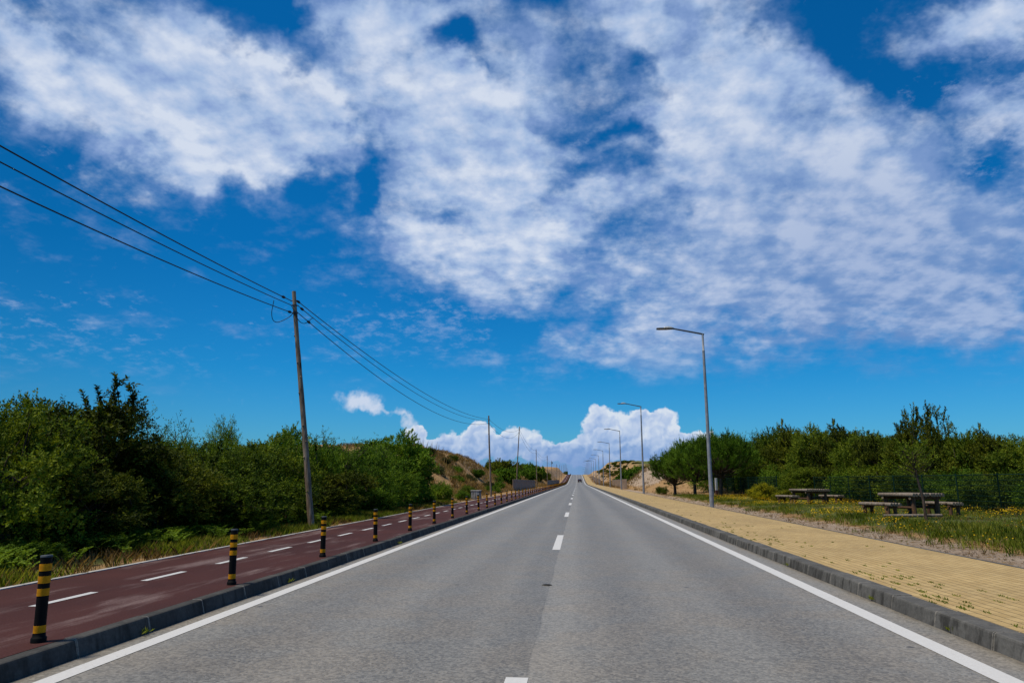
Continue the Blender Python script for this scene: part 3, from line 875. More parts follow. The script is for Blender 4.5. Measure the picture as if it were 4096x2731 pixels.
for s in range(1, 7):
    for q, sag in enumerate((0.75, 1.1)):
        a = TOPS[s][q * 2]; b = TOPS[s + 1][q * 2]
        names = ['second and third', 'third and fourth', 'fourth and fifth', 'fifth and sixth', 'sixth and seventh', 'seventh and eighth']
        cable(('upper' if q == 0 else 'lower') + ' thin cable hanging between the ' + names[s - 1] + ' wooden poles', span(a, b, sag, 0, 24), 0.013, 5)
# slack loops of cable at the nearest pole's head
a = TOPS[0][0] + Vector((-0.09, 0, 0)); pole_c = TOPS[0][2]
l1 = [a + Vector((-0.42, -0.30, -0.05)), a + Vector((-0.44, -0.3, -0.22)), a + Vector((-0.47, -0.28, -0.42)), a + Vector((-0.44, -0.25, -0.62)), a + Vector((-0.34, -0.2, -0.70)), a + Vector((-0.20, -0.12, -0.64)), a + Vector((-0.02, -0.03, -0.50)), pole_c + Vector((-0.04, -0.07, -0.02))]
l2 = [pole_c + Vector((-0.10, -0.1, 0.22)), pole_c + Vector((-0.02, -0.11, 0.08)), pole_c + Vector((0.07, -0.09, -0.12)), pole_c + Vector((0.16, -0.02, -0.27)), pole_c + Vector((0.25, 0.1, -0.31)), pole_c + Vector((0.32, 0.25, -0.22)), pole_c + Vector((0.34, 0.45, -0.08)), pole_c + Vector((0.33, 0.62, -0.02))]
def spline(p, n=6):
    out = []
    for i in range(len(p) - 1):
        p0, p1, p2, p3 = p[max(i - 1, 0)], p[i], p[i + 1], p[min(i + 2, len(p) - 1)]
        for j in range(n):
            t = j / n
            out.append(0.5 * ((2 * p1) + (p2 - p0) * t + (2 * p0 - 5 * p1 + 4 * p2 - p3) * t * t + (3 * p1 - p0 - 3 * p2 + p3) * t ** 3))
    return out + [p[-1]]
cable('slack loop of black cable hanging left of the nearest pole head', spline(l1), 0.011)
cable('slack black cable crossing the nearest pole head and looping to its right', spline(l2), 0.010)

# ------------------------------------------------------------------ board walls
def board_wall(label, p0, p1, h0, h1, n, name='board_wall', group=None, brace=False, post_step=3.0, bury=0.3):
    x0, y0 = p0; x1, y1 = p1
    L = math.hypot(x1 - x0, y1 - y0); rz = math.atan2(y1 - y0, x1 - x0)
    root = thing(name, label, 'fence', (x0, y0, float(road_z(y0))), rz, group)
    z1 = float(road_z(y1) - road_z(y0))
    bd = MB(); w = L / n
    for i in range(n):
        t = (i + .5) / n; zb = z1 * t - bury
        top = z1 * t + h0 + (h1 - h0) * t + random.uniform(-.025, .025)
        a = random.uniform(-.004, .004)
        bd.box(i * w + 0.006, (i + 1) * w - 0.006, -0.012 + a, 0.012 + a, zb, top, mi=0)
    bd.build('boards', M_BOARD, root)
    rl = MB()
    for hh in (0.45, h0 - 0.22):
        rl.tube([(0, -0.04, hh), (L, -0.04, hh + z1 + (h1 - h0))], 0.03, 6)
    rl.build('rail', M_BOARD, root)
    cp = MB(); cp.tube([(0, 0, h0 + 0.01), (L, 0, h1 + z1 + 0.01)], 0.032, 6); cp.build('top_rail', M_TOP, root)
    j = 0
    while j * post_step <= L:
        t = j * post_step / L
        MB().tube([(j * post_step, 0.06, z1 * t - bury), (j * post_step, 0.06, z1 * t + h0 + (h1 - h0) * t + 0.05)], 0.05, 8).build('post', M_BOARD, root); j += 1
    if brace:
        MB().box(0.0, 0.02, -0.06, 0.9, -0.2, 1.75, M=Matrix.Rotation(math.radians(-14), 4, 'Z') @ Matrix.Rotation(math.radians(-9), 4, 'X')).build('end_panel', M_BOARD, root)
    return root
board_wall('nearer long wall of grey upright boards beside the red path', (-8.30, 91.6), (-8.20, 138.0), 1.62, 1.50, 210, group='board walls along the cycle path')
board_wall('farther long wall of grey boards beside the red path, mostly hidden by bollards', (-8.2, 196.0), (-7.45, 292.0), 1.55, 1.45, 300, group='board walls along the cycle path')
board_wall('grey board fence with a leaning end panel behind the third lamp post', (8.02, 115.5), (7.78, 158.0), 1.70, 1.62, 200, 'board_fence', 'board fences beyond the pavement', brace=True)
board_wall('farther grey board fence behind the distant lamp posts on the pavement side', (8.1, 245.0), (7.85, 385.0), 1.75, 1.60, 300, 'board_fence', 'board fences beyond the pavement', bury=1.0)

# ------------------------------------------------------------------ concrete box
root = thing('concrete_box', 'pale concrete utility box on the verge behind the bollards', 'utility box', (-7.45, 51.6, 0.1), 0.04)
MB().box(-0.34, 0.36, -0.25, 0.25, -0.1, 0.62, ch=0.012).build('housing', M_CONC, root)
MB().box(-0.37, 0.39, -0.28, 0.28, 0.612, 0.68, ch=0.012).build('lid', M_EDGING, root)
MB().box(-0.24, 0.10, -0.262, -0.245, 0.08, 0.54, ch=0.004).build('door', M_CONC, root)

# ------------------------------------------------------------------ picnic tables and benches
def logs_top(m, L, W, z, r, n):
    step = W / n
    for i in range(n):
        x = -W / 2 + (i + .5) * step
        rr = r * random.uniform(.94, 1.04); l2 = L / 2 + random.uniform(-.015, .03)
        m.tube([(x, -l2, z - rr), (x + random.uniform(-.006, .006), l2, z - rr)], rr, 10)
        o = len(m.f); m.mi[o - 2] = 1; m.mi[o - 1] = 1
def picnic_table(label, loc, rz, group):
    root = thing('picnic_table', label, 'table', loc, rz, group)
    t = MB(); logs_top(t, 1.50, 1.36, 0.75, 0.063, 11); t.build('tabletop', [M_TOP, M_CUT], root)
    for sx in (-1, 1):
        for sy in (-1, 1):
            MB().tube([(sx * 0.50, sy * 0.58, -0.15), (sx * 0.50, sy * 0.58, 0.635)], [0.075, 0.068], 12).build('leg', M_LOG, root)
    b = MB()
    for sy in (-1, 1):
        b.tube([(-0.64, sy * 0.58, 0.585), (0.64, sy * 0.58, 0.585)], 0.05, 10)
        o = len(b.f); b.mi[o - 2] = 1; b.mi[o - 1] = 1
    b.build('cross_beam', [M_LOG, M_CUT], root)
    s = MB()
    for sx in (-1, 1):
        s.tube([(sx * 0.50, -0.60, 0.27), (sx * 0.50, 0.60, 0.27)], 0.045, 10)
    s.build('stretcher', M_LOG, root)
    return root
def log_bench(label, loc, rz, group):
    root = thing('log_bench', label, 'bench', loc, rz, group)
    t = MB(); logs_top(t, 1.35, 0.46, 0.44, 0.058, 4); t.build('seat', [M_TOP, M_CUT], root)
    for sx in (-1, 1):
        for sy in (-1, 1):
            MB().tube([(sx * 0.15, sy * 0.48, -0.15), (sx * 0.15, sy * 0.48, 0.335)], [0.062, 0.058], 12).build('leg', M_LOG, root)
    b = MB()
    for sy in (-1, 1):
        b.tube([(-0.24, sy * 0.48, 0.29), (0.24, sy * 0.48, 0.29)], 0.042, 10)
    b.build('cross_beam', M_LOG, root)
    return root
RZ = math.radians(20.5)
gdir = Vector((math.cos(RZ), math.sin(RZ), 0))
for (cx_, cy_), zg, nm in (((11.5, 25.7), 0.30, 'nearer'), ((11.98, 37.9), 0.30, 'farther')):
    c = Vector((cx_, cy_, zg))
    picnic_table(nm + ' rustic log picnic table with grey top standing in the flowers', c, RZ + random.uniform(-.05, .05), 'log picnic tables')
    log_bench('log bench on the road side of the ' + nm + ' picnic table', c - gdir * 1.34, RZ + random.uniform(-.08, .08), 'log benches')
    log_bench('log bench on the fence side of the ' + nm + ' picnic table', c + gdir * 1.34, RZ + random.uniform(-.08, .08), 'log benches')
lg = MB().tube([(9.75, 23.8, 0.36), (11.75, 24.25, 0.36)], 0.05, 10).build('ground_log', M_TOP)
tag(lg, 'long grey log lying in the grass before the nearer picnic table', 'log')

# ------------------------------------------------------------------ green wire fences
def wire_fence(label, pts, h, step):
    root = thing('wire_fence', label, 'fence', (pts[0][0], pts[0][1], 0), 0, 'green wire fences behind the picnic tables')
    o = Vector((pts[0][0], pts[0][1], 0))
    wires = MB(); 
    for (ax, ay), (bx, by) in zip(pts[:-1], pts[1:]):
        L = math.hypot(bx - ax, by - ay); n = int(L / step)
        za, zb = float(ground_z(ax, ay)), float(ground_z(bx, by))
        for i in range(n + 1):
            t = i / n; x = ax + (bx - ax) * t; y = ay + (by - ay) * t; z = za + (zb - za) * t
            MB().tube([(x - o.x, y - o.y, z - 0.2), (x - o.x, y - o.y, z + h + 0.06)], 0.028, 8).build('post', M_GREENP, root)
        hz = [0.05 + (h - 0.05) * i / 7 for i in range(8)]
        for q in hz:
            wires.tube([(ax - o.x, ay - o.y, za + q), (bx - o.x, by - o.y, zb + q)], 0.008 if q < h - 0.02 else 0.014, 4, cap=False)
        nv = int(L / 0.075)
        for i in range(nv):
            t = (i + .5) / nv; x = ax + (bx - ax) * t - o.x; y = ay + (by - ay) * t - o.y; z = za + (zb - za) * t
            wires.tube([(x, y, z + 0.05), (x, y, z + h)], 0.0050, 3, cap=False)
    wires.build('wire_mesh', M_GREENP, root)
    return root
wire_fence('green welded wire fence behind the nearer picnic table', [(15.2, 15.0), (14.6, 26.0), (14.4, 44.5)], 1.36, 2.6)
wire_fence('green fence posts in a row behind the yellow bush by the farther table', [(12.45, 45.5), (12.55, 68.0)], 1.42, 2.45)
st = thing('marker_post', 'short marker post with white top and red-brown foot behind the nearest lamp', 'post', (9.98, 52.0, float(ground_z(9.98, 52.0))), 0.3)
MB().box(-0.09, 0.09, -0.06, 0.06, -0.1, 0.50, ch=0.01).build('foot', M_REDB, st)
MB().box(-0.075, 0.075, -0.05, 0.05, 0.49, 1.35, ch=0.01).build('upper_part', M_WHITEP, st)

# ------------------------------------------------------------------ the car far ahead
def paint_car(k, p):
    p.inputs['Base Color'].default_value = (0.012, 0.011, 0.012, 1)
    p.inputs['Coat Weight'].default_value = 0.6; p.inputs['Coat Roughness'].default_value = 0.05
    k.put(p.inputs['Roughness'], k.step(k.noise(obj_co(k), 9.0), 0.3, 0.7, 0.28, 0.4))
M_CAR = mat('dark_car_paint', paint_car, 0.35)
M_GLASS = m_plain('car_glass', (0.02, 0.022, 0.025), 0.1, 3.0, 0.08, 0.6)
M_TAIL = m_plain('tail_lamp_red', (0.25, 0.012, 0.01), 0.1, 10.0, 0.25, 0.5)
M_PLATE = m_plain('number_plate_white', (0.6, 0.6, 0.58), 0.05, 9.0, 0.5)
def car():
    y0 = 316.0
    root = thing('car', 'small dark car driving away far up the road', 'car', (1.12, y0, float(road_z(y0))), 0)
    prof = [(-2.02, .42), (-2.05, .70), (-2.0, .95), (-1.72, 1.02), (-1.15, 1.42), (-0.4, 1.47), (0.35, 1.40), (1.05, 1.0), (1.75, .88), (2.02, .68), (2.05, .40), (1.6, .24), (-1.6, .24)]
    half = [.80, .86, .86, .84, .62, .62, .62, .80, .82, .78, .78, .80, .80]
    m = MB(); n = len(prof)
    vs = []
    for sgn in (-1, 1):
        vs += [(sgn * w, y, z) for (y, z), w in zip(prof, half)]
    fs = [tuple(range(n)), tuple(range(n, 2 * n))[::-1]] + [(i, (i + 1) % n, n + (i + 1) % n, n + i)[::-1] for i in range(n)]
    b = bmesh.new()
    bv = [b.verts.new(p) for p in vs]
    for f in fs: b.faces.new([bv[i] for i in f])
    bmesh.ops.recalc_face_normals(b, faces=b.faces[:])
    bmesh.ops.bevel(b, geom=b.edges[:], offset=0.05, segments=2, affect='EDGES', profile=0.6)
    me = bpy.data.meshes.new('body'); b.to_mesh(me); b.free()
    body = link('body', me, root, [M_CAR])
    q = MB(); q.add([(-.60, -1.70, 1.06), (.60, -1.70, 1.06), (.54, -1.20, 1.40), (-.54, -1.20, 1.40)], [(0, 1, 2, 3)])
    q.add([(-.60, -1.715, 1.05), (.60, -1.715, 1.05), (.54, -1.215, 1.39), (-.54, -1.215, 1.39)], [(3, 2, 1, 0)])
    for i in range(4): pass
    q2 = MB(); q2.box(-.56, .56, -.02, .02, 0, .58, M=Matrix.Translation((0, -1.70, 1.055)) @ Matrix.Rotation(math.radians(-55), 4, 'X')); q2.build('rear_window', M_GLASS, root)
    for sgn in (-1, 1):
        q3 = MB(); q3.box(-.012, .012, -1.0, .75, 0, .36, M=Matrix.Translation((sgn * .80, 0, 1.03)) @ Matrix.Rotation(math.radians(-sgn * 24), 4, 'Y')); q3.build('side_window', M_GLASS, root)
        MB().box(sgn * .56 - .17, sgn * .56 + .17, -2.09, -2.0, .72, .90, ch=.02).build('tail_light', M_TAIL, root)
        MB().box(sgn * .90 - .09, sgn * .90 + .09, .55, .68, .98, 1.10, ch=.03).build('wing_mirror', M_CAR, root)
        for yy in (-1.3, 1.3):
            w = MB(); w.tube([(sgn * .62, yy, .31), (sgn * .64, yy, .31), (sgn * .82, yy, .31), (sgn * .84, yy, .31)], [.26, .31, .31, .26], 20)
            wh = w.build('wheel', M_BLACK, root)
            MB().tube([(sgn * .835, yy, .31), (sgn * .85, yy, .31)], [.20, .18], 14).build('rim', M_LAMP, wh)
    MB().box(-.26, .26, -2.085, -2.04, .52, .63, ch=.01).build('number_plate', M_PLATE, root)
    MB().box(-.80, .80, -2.10, -1.95, .30, .48, ch=.04).build('rear_bumper', M_BLACK, root)
car()

# ------------------------------------------------------------------ covers let into the road
M_COVER = m_plain('worn_iron_cover', (0.125, 0.117, 0.105), 0.5, 40.0, 0.7)
def cover(label, x, y, r):
    root = MB().lathe([(r, 0.0005), (r, 0.006), (r - 0.014, 0.006), (r - 0.016, 0.002), (r - 0.022, 0.002), (r - 0.026, 0.005), (0.004, 0.005)], 24, 0, (x, y, float(road_z(y)))).build('road_cover', M_COVER)
    tag(root, label, 'cover')
cover('small dark round cover set in the road near the centre seam', -0.46, 10.35, 0.075)

# ------------------------------------------------------------------ foliage materials
def leaf_mat(name, dark, mid, light, trans=0.25, patch=1.3):
    def b(k, p):
        g = k.n('NewGeometry')
        r = g.outputs['Random Per Island']
        oi = k.n('ObjectInfo').outputs['Random']
        n = k.noise(obj_co(k), patch, 3.0, 0.55)
        f = k.add(k.mul(r, 0.5), k.add(k.mul(k.add(n, -0.5), 2.2), k.add(0.25, k.mul(k.add(oi, -0.5), 0.35))))
        c = k.ramp(f, [(0.05, dark), (0.5, mid), (0.95, light)])
        k.put(p.inputs['Base Color'], c)
        p.inputs['Roughness'].default_value = 0.65
        p.inputs['Specular IOR Level'].default_value = 0.10
        t = k.n('BsdfTranslucent')
        k.put(t.inputs['Color'], k.mix(1.0, c, (1.5, 1.5, 0.6), 'MULTIPLY'))
        m = k.n('MixShader'); m.inputs[0].default_value = trans
        k.L.new(p.outputs[0], m.inputs[1]); k.L.new(t.outputs[0], m.inputs[2])
        return m
    return mat(name, b)
M_DARK = leaf_mat('dark_leaves', (0.015, 0.024, 0.003), (0.055, 0.074, 0.006), (0.155, 0.170, 0.012), 0.22)
M_OLIVE = leaf_mat('olive_leaves', (0.018, 0.034, 0.003), (0.076, 0.120, 0.009), (0.190, 0.230, 0.018), 0.25)
M_GREEN = leaf_mat('fresh_leaves', (0.022, 0.048, 0.004), (0.082, 0.155, 0.011), (0.205, 0.285, 0.024), 0.28)
M_BUSH = leaf_mat('bush_leaves', (0.018, 0.045, 0.003), (0.070, 0.142, 0.009), (0.170, 0.260, 0.020), 0.25)
M_NEEDLE = leaf_mat('pine_needles', (0.026, 0.056, 0.006), (0.092, 0.180, 0.014), (0.215, 0.325, 0.035), 0.20, 0.9)
M_SCRUB = leaf_mat('dune_scrub_leaves', (0.022, 0.028, 0.009), (0.060, 0.072, 0.020), (0.13, 0.13, 0.045), 0.2)
M_FERN = leaf_mat('bracken_leaves', (0.040, 0.075, 0.008), (0.110, 0.185, 0.018), (0.22, 0.30, 0.035), 0.3, 0.8)
M_GRASS = leaf_mat('grass_blades', (0.055, 0.080, 0.010), (0.150, 0.195, 0.020), (0.30, 0.30, 0.050), 0.3, 0.7)
M_DRY = leaf_mat('dry_grass_blades', (0.085, 0.052, 0.024), (0.205, 0.132, 0.060), (0.36, 0.26, 0.135), 0.25, 0.6)
M_FLOWER = leaf_mat('yellow_petals', (0.48, 0.26, 0.006), (0.66, 0.42, 0.008), (0.80, 0.60, 0.02), 0.2, 1.0)
M_YBUSH = leaf_mat('yellow_green_leaves', (0.045, 0.060, 0.006), (0.16, 0.17, 0.010), (0.42, 0.36, 0.012), 0.25, 2.0)
def bark(k, p):
    co = obj_co(k)
    n = k.noise(k.vm('MULTIPLY', co, (5.0, 5.0, 1.2)), 3.0, 5.0, 0.65)
    k.put(p.inputs['Base Color'], k.mix(k.step(n, 0.3, 0.7), (0.035, 0.022, 0.015), (0.115, 0.080, 0.058)))
    bump(k, p, n, 0.7, 0.02)
M_BARK = mat('brown_bark', bark, 0.9)

def unit(v):
    return v / np.maximum(np.linalg.norm(v, axis=-1, keepdims=True), 1e-9)
def leaf_quads(P, A, Nn, L, W):
    """one folded four-cornered leaf per row: base P, axis A, normal Nn"""
    S = unit(np.cross(A, Nn)); Nn = np.cross(S, A)
    L = np.asarray(L).reshape(-1, 1); W = np.asarray(W).reshape(-1, 1)
    mid = P + A * L * 0.5 + Nn * W * 0.18
    V = np.stack([P, mid - S * W / 2, P + A * L - Nn * W * 0.1, mid + S * W / 2], 1).reshape(-1, 3)
    F = np.arange(len(V)).reshape(-1, 4)
    return V, F

def sprig_leaves(r, C, D, n, length, leaf, width, spread=0.9, out=None):
    """n leaves along each sprig that starts at C and runs along D"""
    m = len(C)
    t = (np.arange(n) + r.random((m, n))) / n
    Lg = length * (0.6 + 0.8 * r.random((m, 1)))
    P = C[:, None, :] + D[:, None, :] * (t * Lg)[..., None] + r.normal(0, 0.012, (m, n, 3))
    ref = unit(r.normal(size=(m, 1, 3)))
    S1 = unit(np.cross(D[:, None, :], ref)); S2 = np.cross(D[:, None, :], S1)
    a = np.arange(n)[None, :] * 2.4 + r.random((m, 1)) * 6.28
    side = S1 * np.cos(a)[..., None] + S2 * np.sin(a)[..., None]
    A = unit(D[:, None, :] * (0.55 + 0.5 * t)[..., None] + side * spread + r.normal(0, 0.25, (m, n, 3)) + np.array([0, 0, 0.08]))
    Nn = unit(np.cross(np.cross(A, D[:, None, :]), A) + r.normal(0, 0.35, (m, n, 3)) + np.array([0, 0, 0.45]))
    if out is not None:                                            # leaves face the light side of their own clump
        Nn = unit(out[:, None, :] * 0.95 + np.array([0, 0, 0.35]) + r.normal(0, 0.42, (m, n, 3)))
    sz = 0.7 + 0.6 * r.random((m, n))
    return leaf_quads(P.reshape(-1, 3), A.reshape(-1, 3), Nn.reshape(-1, 3), (leaf * sz).ravel(), (width * sz).ravel())

def crown_points(r, n, a, b, c, z0, lump=0.28, zmin=0.05, inner=0.45):
    """cluster centres filling an uneven ellipsoid whose middle is at height z0"""
    out = []
    k1 = r.random(6) * 6.28
    while len(out) < n:
        d = unit(r.normal(size=3))
        th = math.atan2(d[1], d[0])
        env = 1 + lump * (0.5 * math.sin(2 * th + k1[0]) + 0.45 * math.sin(3 * th + 4 * d[2] + k1[1]) + 0.4 * math.sin(5 * d[2] + 2 * th + k1[2]))
        q = inner + (1 - inner) * r.random() ** 0.45
        p = d * q * env * np.array([a, b, c]) + np.array([0, 0, z0])
        if p[2] > zmin:
            out.append(p)
    return np.array(out)

def limb_mesh(r, height, targets, r0, name='trunk', stems=1, base_spread=0.1):
    m = MB()
    roots = [Vector((r.normal() * base_spread, r.normal() * base_spread, -0.15)) for _ in range(stems)]
    forks = []
    for q in roots:
        top = Vector((q.x * 2.2 + r.normal() * 0.12, q.y * 2.2 + r.normal() * 0.12, height * 0.55))
        mid = q.lerp(top, 0.5) + Vector((r.normal() * 0.06, r.normal() * 0.06, 0))
        m.tube([q, mid, top], [r0, r0 * 0.8, r0 * 0.5], 8)
        forks.append((q, mid, top))
    for i, t in enumerate(targets):
        q, mid, top = forks[i % stems]
        t = Vector(t)
        s = mid.lerp(top, 0.15 + 0.8 * ((i * 0.37) % 1))
        e = s.lerp(t, 0.55) + Vector((r.normal() * 0.08, r.normal() * 0.08, 0.12))
        m.tube([s, e, t], [r0 * 0.42, r0 * 0.26, r0 * 0.08], 5, cap=False)
    return m

def add_mesh(parts):
    V = []; F = []; o = 0
    for v, f in parts:
        V.append(v); F.append(f + o); o += len(v)
    return np.concatenate(V), np.concatenate(F)

def make_tree(seed, R, H, ncl, nspr, nlf, leaf, width, m_leaf, shoots=0, feather=0, z0=0.52, cz=0.50, crad=0.25, slen=0.24, r0=0.07, stems=2, lump=0.28, up=0.45, zmin=0.08, shoot_len=0.9, kind='tree'):
    """returns (trunk mesh object, crown mesh object) as an unparented pair of meshes"""
    r = np.random.default_rng(seed)
    C = crown_points(r, ncl, R, R, H * cz * 0.97, H * z0, lump, zmin)
    rc = R * crad
    idx = np.repeat(np.arange(ncl), nspr)
    off = unit(r.normal(size=(len(idx), 3))) * (r.random((len(idx), 1)) ** 0.5) * rc * np.array([1, 1, 0.8])
    P = C[idx] + off
    ctr = np.array([0, 0, H * 0.45])
    D = unit(unit(off) * 0.7 + unit(P - ctr) * 0.6 + np.array([0, 0, up]) + r.normal(0, 0.35, P.shape))
    ok = P[:, 2] > zmin
    parts = [sprig_leaves(r, P[ok], D[ok], nlf, slen, leaf, width, out=unit(unit(off[ok]) + 0.5 * unit(P[ok] - ctr)))]
    sticks = MB()
    order = np.argsort(-C[:, 2])
    if shoots:                                                     # upright leading shoots with close-set leaves
        top = C[order[:max(6, ncl // 4)]]
        for i in range(shoots):
            q = top[r.integers(len(top))] + r.normal(0, 0.15, 3)
            ln = shoot_len * (0.5 + 0.7 * r.random())
            d = unit(np.array([r.normal(0, .27), r.normal(0, .27), 1.0]))
            for j in range(3):
                qq = q + d * ln * j / 3
                parts.append(sprig_leaves(r, qq[None], d[None], 24, ln / 3, leaf * 1.15, width * 1.1, 0.75))
            sticks.tube([q - d * 0.4, q + d * ln], [0.014, 0.005], 4, cap=False)
            for _ in range(int(r.integers(2, 5))):
                d2 = unit(d + r.normal(0, .55, 3)); q2 = q + d * ln * (0.1 + 0.5 * r.random())
                parts.append(sprig_leaves(r, q2[None], d2[None], 18, ln * 0.5, leaf * 1.1, width, 0.75))
    if feather:                                                    # thin bare branches ending in loose sprays
        top = C[order[:max(6, ncl // 3)]]
        for i in range(feather):
            q = top[r.integers(len(top))]
            d = unit(np.array([r.normal(0, .5), r.normal(0, .5), 0.9]))
            ln = 0.6 + 0.9 * r.random()
            e = q + d * ln
            sticks.tube([q - d * 0.3, q + d * ln * 0.5 + r.normal(0, .04, 3), e], [0.016, 0.011, 0.004], 4, cap=False)
            m_ = int(r.integers(5, 10))
            qs = q + d * (ln * (0.35 + 0.65 * r.random((m_, 1)))) + r.normal(0, .07, (m_, 3))
            ds = unit(d * 0.3 + r.normal(0, .6, (m_, 3)) * np.array([1, 1, .35]) + np.array([0, 0, .1]))
            parts.append(sprig_leaves(r, qs, ds, 9, 0.26, leaf * 1.0, width * 0.9, 0.9))
    V, F = add_mesh(parts)
    me = mesh_np('crown', V, F); me.materials.append(m_leaf)
    tm = limb_mesh(r, H, C[::max(1, ncl // 16)], r0, stems=stems)
    tm.add(sticks.v, sticks.f, 0, True)
    tme = bpy.data.meshes.new('trunk'); tme.from_pydata(tm.v, [], tm.f)
    tme.polygons.foreach_set('use_smooth', np.ones(len(tm.f), bool)); tme.update(); tme.materials.append(M_BARK)
    return {'R': float(np.quantile(np.hypot(V[:, 0], V[:, 1]), 0.97)), 'H': float(np.quantile(V[:, 2], 0.9992)), 'crown': me, 'trunk': tme}

def plant(kind_name, cat, proto, label, x, y, top=None, R=None, group=None, rz=None, z=None, sink=0.0):
    zb = float(ground_z(x, y)) - sink if z is None else z
    h = (top - zb) if top is not None else proto['H']
    sz = h / proto['H']; sr = (R / proto['R']) if R else sz
    if top is None and R: sz = sr
    root = thing(kind_name, label, cat, (x, y, zb), random.uniform(0, 6.28) if rz is None else rz, group)
    root.scale = (sr, sr, sz)
    link('trunk', proto['trunk'], root)
    link('crown', proto['crown'], root)
    return root

# ------------------------------------------------------------------ prototypes
T_DARK = [make_tree(21, 1.5, 3.4, 95, 32, 13, 0.083, 0.043, M_DARK, shoots=26, shoot_len=0.75),
          make_tree(22, 1.5, 3.2, 95, 32, 13, 0.077, 0.043, M_DARK, shoots=14, shoot_len=0.6)]
T_SPRAY = make_tree(25, 1.5, 3.4, 70, 28, 13, 0.080, 0.040, M_DARK, shoots=34, shoot_len=0.95, z0=0.45, cz=0.42)
T_OLIVE = [make_tree(31, 1.5, 3.0, 90, 34, 13, 0.073, 0.040, M_OLIVE, shoots=6, shoot_len=0.5),
           make_tree(32, 1.6, 3.0, 95, 34, 13, 0.077, 0.043, M_OLIVE, shoots=12, shoot_len=0.6)]
T_FEATH = [make_tree(41, 1.4, 3.0, 70, 30, 12, 0.068, 0.030, M_GREEN, feather=30, crad=0.32),
           make_tree(42, 1.4, 3.0, 75, 30, 12, 0.068, 0.030, M_GREEN, feather=22, crad=0.32)]
T_GREEN = make_tree(45, 1.5, 3.0, 90, 34, 13, 0.075, 0.043, M_GREEN, shoots=5, shoot_len=0.4)
T_ROUND = make_tree(51, 1.7, 3.2, 130, 38, 12, 0.094, 0.056, M_BUSH, lump=0.20, crad=0.26)
T_LOW = [make_tree(61, 1.0, 1.4, 60, 30, 11, 0.072, 0.037, M_OLIVE, z0=0.45, cz=0.55, r0=0.03),
         make_tree(62, 1.0, 1.2, 60, 30, 11, 0.066, 0.037, M_GREEN, z0=0.45, cz=0.55, r0=0.03)]
T_SCRUB = [make_tree(71, 0.8, 0.9, 34, 20, 9, 0.094, 0.045, M_SCRUB, z0=0.4, cz=0.55, r0=0.02, stems=3),
           make_tree(72, 0.8, 0.8, 34, 20, 9, 0.094, 0.045, M_BUSH, z0=0.4, cz=0.55, r0=0.02, stems=3)]
T_FAR = [make_tree(81, 2.2, 2.6, 80, 19, 8, 0.264, 0.163, M_BUSH, z0=0.42, cz=0.55, crad=0.26, slen=0.4, r0=0.06),
         make_tree(82, 2.4, 2.4, 80, 19, 8, 0.264, 0.163, M_DARK, z0=0.42, cz=0.55, crad=0.26, slen=0.4, r0=0.06)]
T_YEL = make_tree(91, 0.9, 1.2, 60, 28, 10, 0.066, 0.037, M_YBUSH, z0=0.45, cz=0.5, r0=0.02, stems=4)

# ------------------------------------------------------------------ trees left of the cycle path
GL = 'trees and bushes in the thicket left of the red path'
K = 1.01
def left(x, y, top, R, proto, label, kind='tree', cat='tree', k=K):
    plant(kind, cat, proto, label, x * k, y * k, 1.46 + (top - 1.46) * k, R, GL)
left(-9.9, 11.3, 2.85, 1.45, T_OLIVE[1], 'olive green bushy tree at the very left edge, nearest of the thicket')
left(-10.55, 14.0, 3.62, 1.75, T_DARK[0], 'tallest dark tree of the left thicket, with upright spiky shoots')
left(-13.6, 16.6, 3.62, 1.7, T_OLIVE[0], 'olive tree behind and left of the tallest dark tree')
left(-12.4, 20.0, 3.7, 1.5, T_FEATH[0], 'light feathery tree showing sky through its top, just right of the tallest tree')
left(-9.6, 15.6, 2.45, 1.6, T_DARK[1], 'low dark bushy tree under the feathery one', 'bush', 'bush')
left(-9.9, 18.4, 2.45, 1.7, T_OLIVE[1], 'rounded olive tree right of the dark low bush')
left(-12.9, 24.5, 3.8, 1.2, T_FEATH[1], 'slim feathery tree with one tall spray standing behind the olive ones')
left(-10.1, 21.6, 2.9, 1.8, T_OLIVE[0], 'dense olive green tree left of the nearest wooden pole')
left(-10.4, 24.6, 3.45, 1.8, T_GREEN, 'green tree directly behind the nearest wooden pole')
left(-9.9, 27.0, 3.5, 1.8, T_FEATH[0], 'loose topped light green tree just right of the nearest wooden pole')
left(-9.6, 29.4, 3.1, 1.9, T_GREEN, 'bright green tree between the pole and the round bush, fuller one')
left(-9.6, 32.6, 3.2, 1.9, T_FEATH[1], 'green tree with thin bare twigs on top, left of the round bush')
left(-9.9, 37.6, 4.05, 2.3, T_ROUND, 'big round bright bush at the right end of the thicket, before the dune', 'bush', 'bush')
left(-9.1, 33.3, 1.9, 1.5, T_LOW[1], 'low bush in front of the big round bush', 'bush', 'bush')
left(-13.0, 39.0, 2.7, 1.5, T_ROUND, 'second rounded bush behind the big round one at the foot of the dune', 'bush', 'bush')
left(-10.6, 42.0, 1.55, 1.0, T_LOW[0], 'grey green bush at the right foot of the big round bush', 'bush', 'bush')
left(-8.75, 19.9, 1.5, 1.3, T_LOW[0], 'low dark bush left of the foot of the nearest pole', 'bush', 'bush')
left(-8.9, 24.5, 1.9, 1.5, T_DARK[1], 'dark low bush right of the foot of the nearest pole', 'bush', 'bush')
left(-8.75, 28.6, 1.6, 1.5, T_LOW[1], 'low green bush at the edge of the thicket above the third bollard', 'bush', 'bush')
left(-9.5, 12.9, 1.8, 1.3, T_DARK[1], 'low dark bush between the left edge tree and the tallest dark tree', 'bush', 'bush')
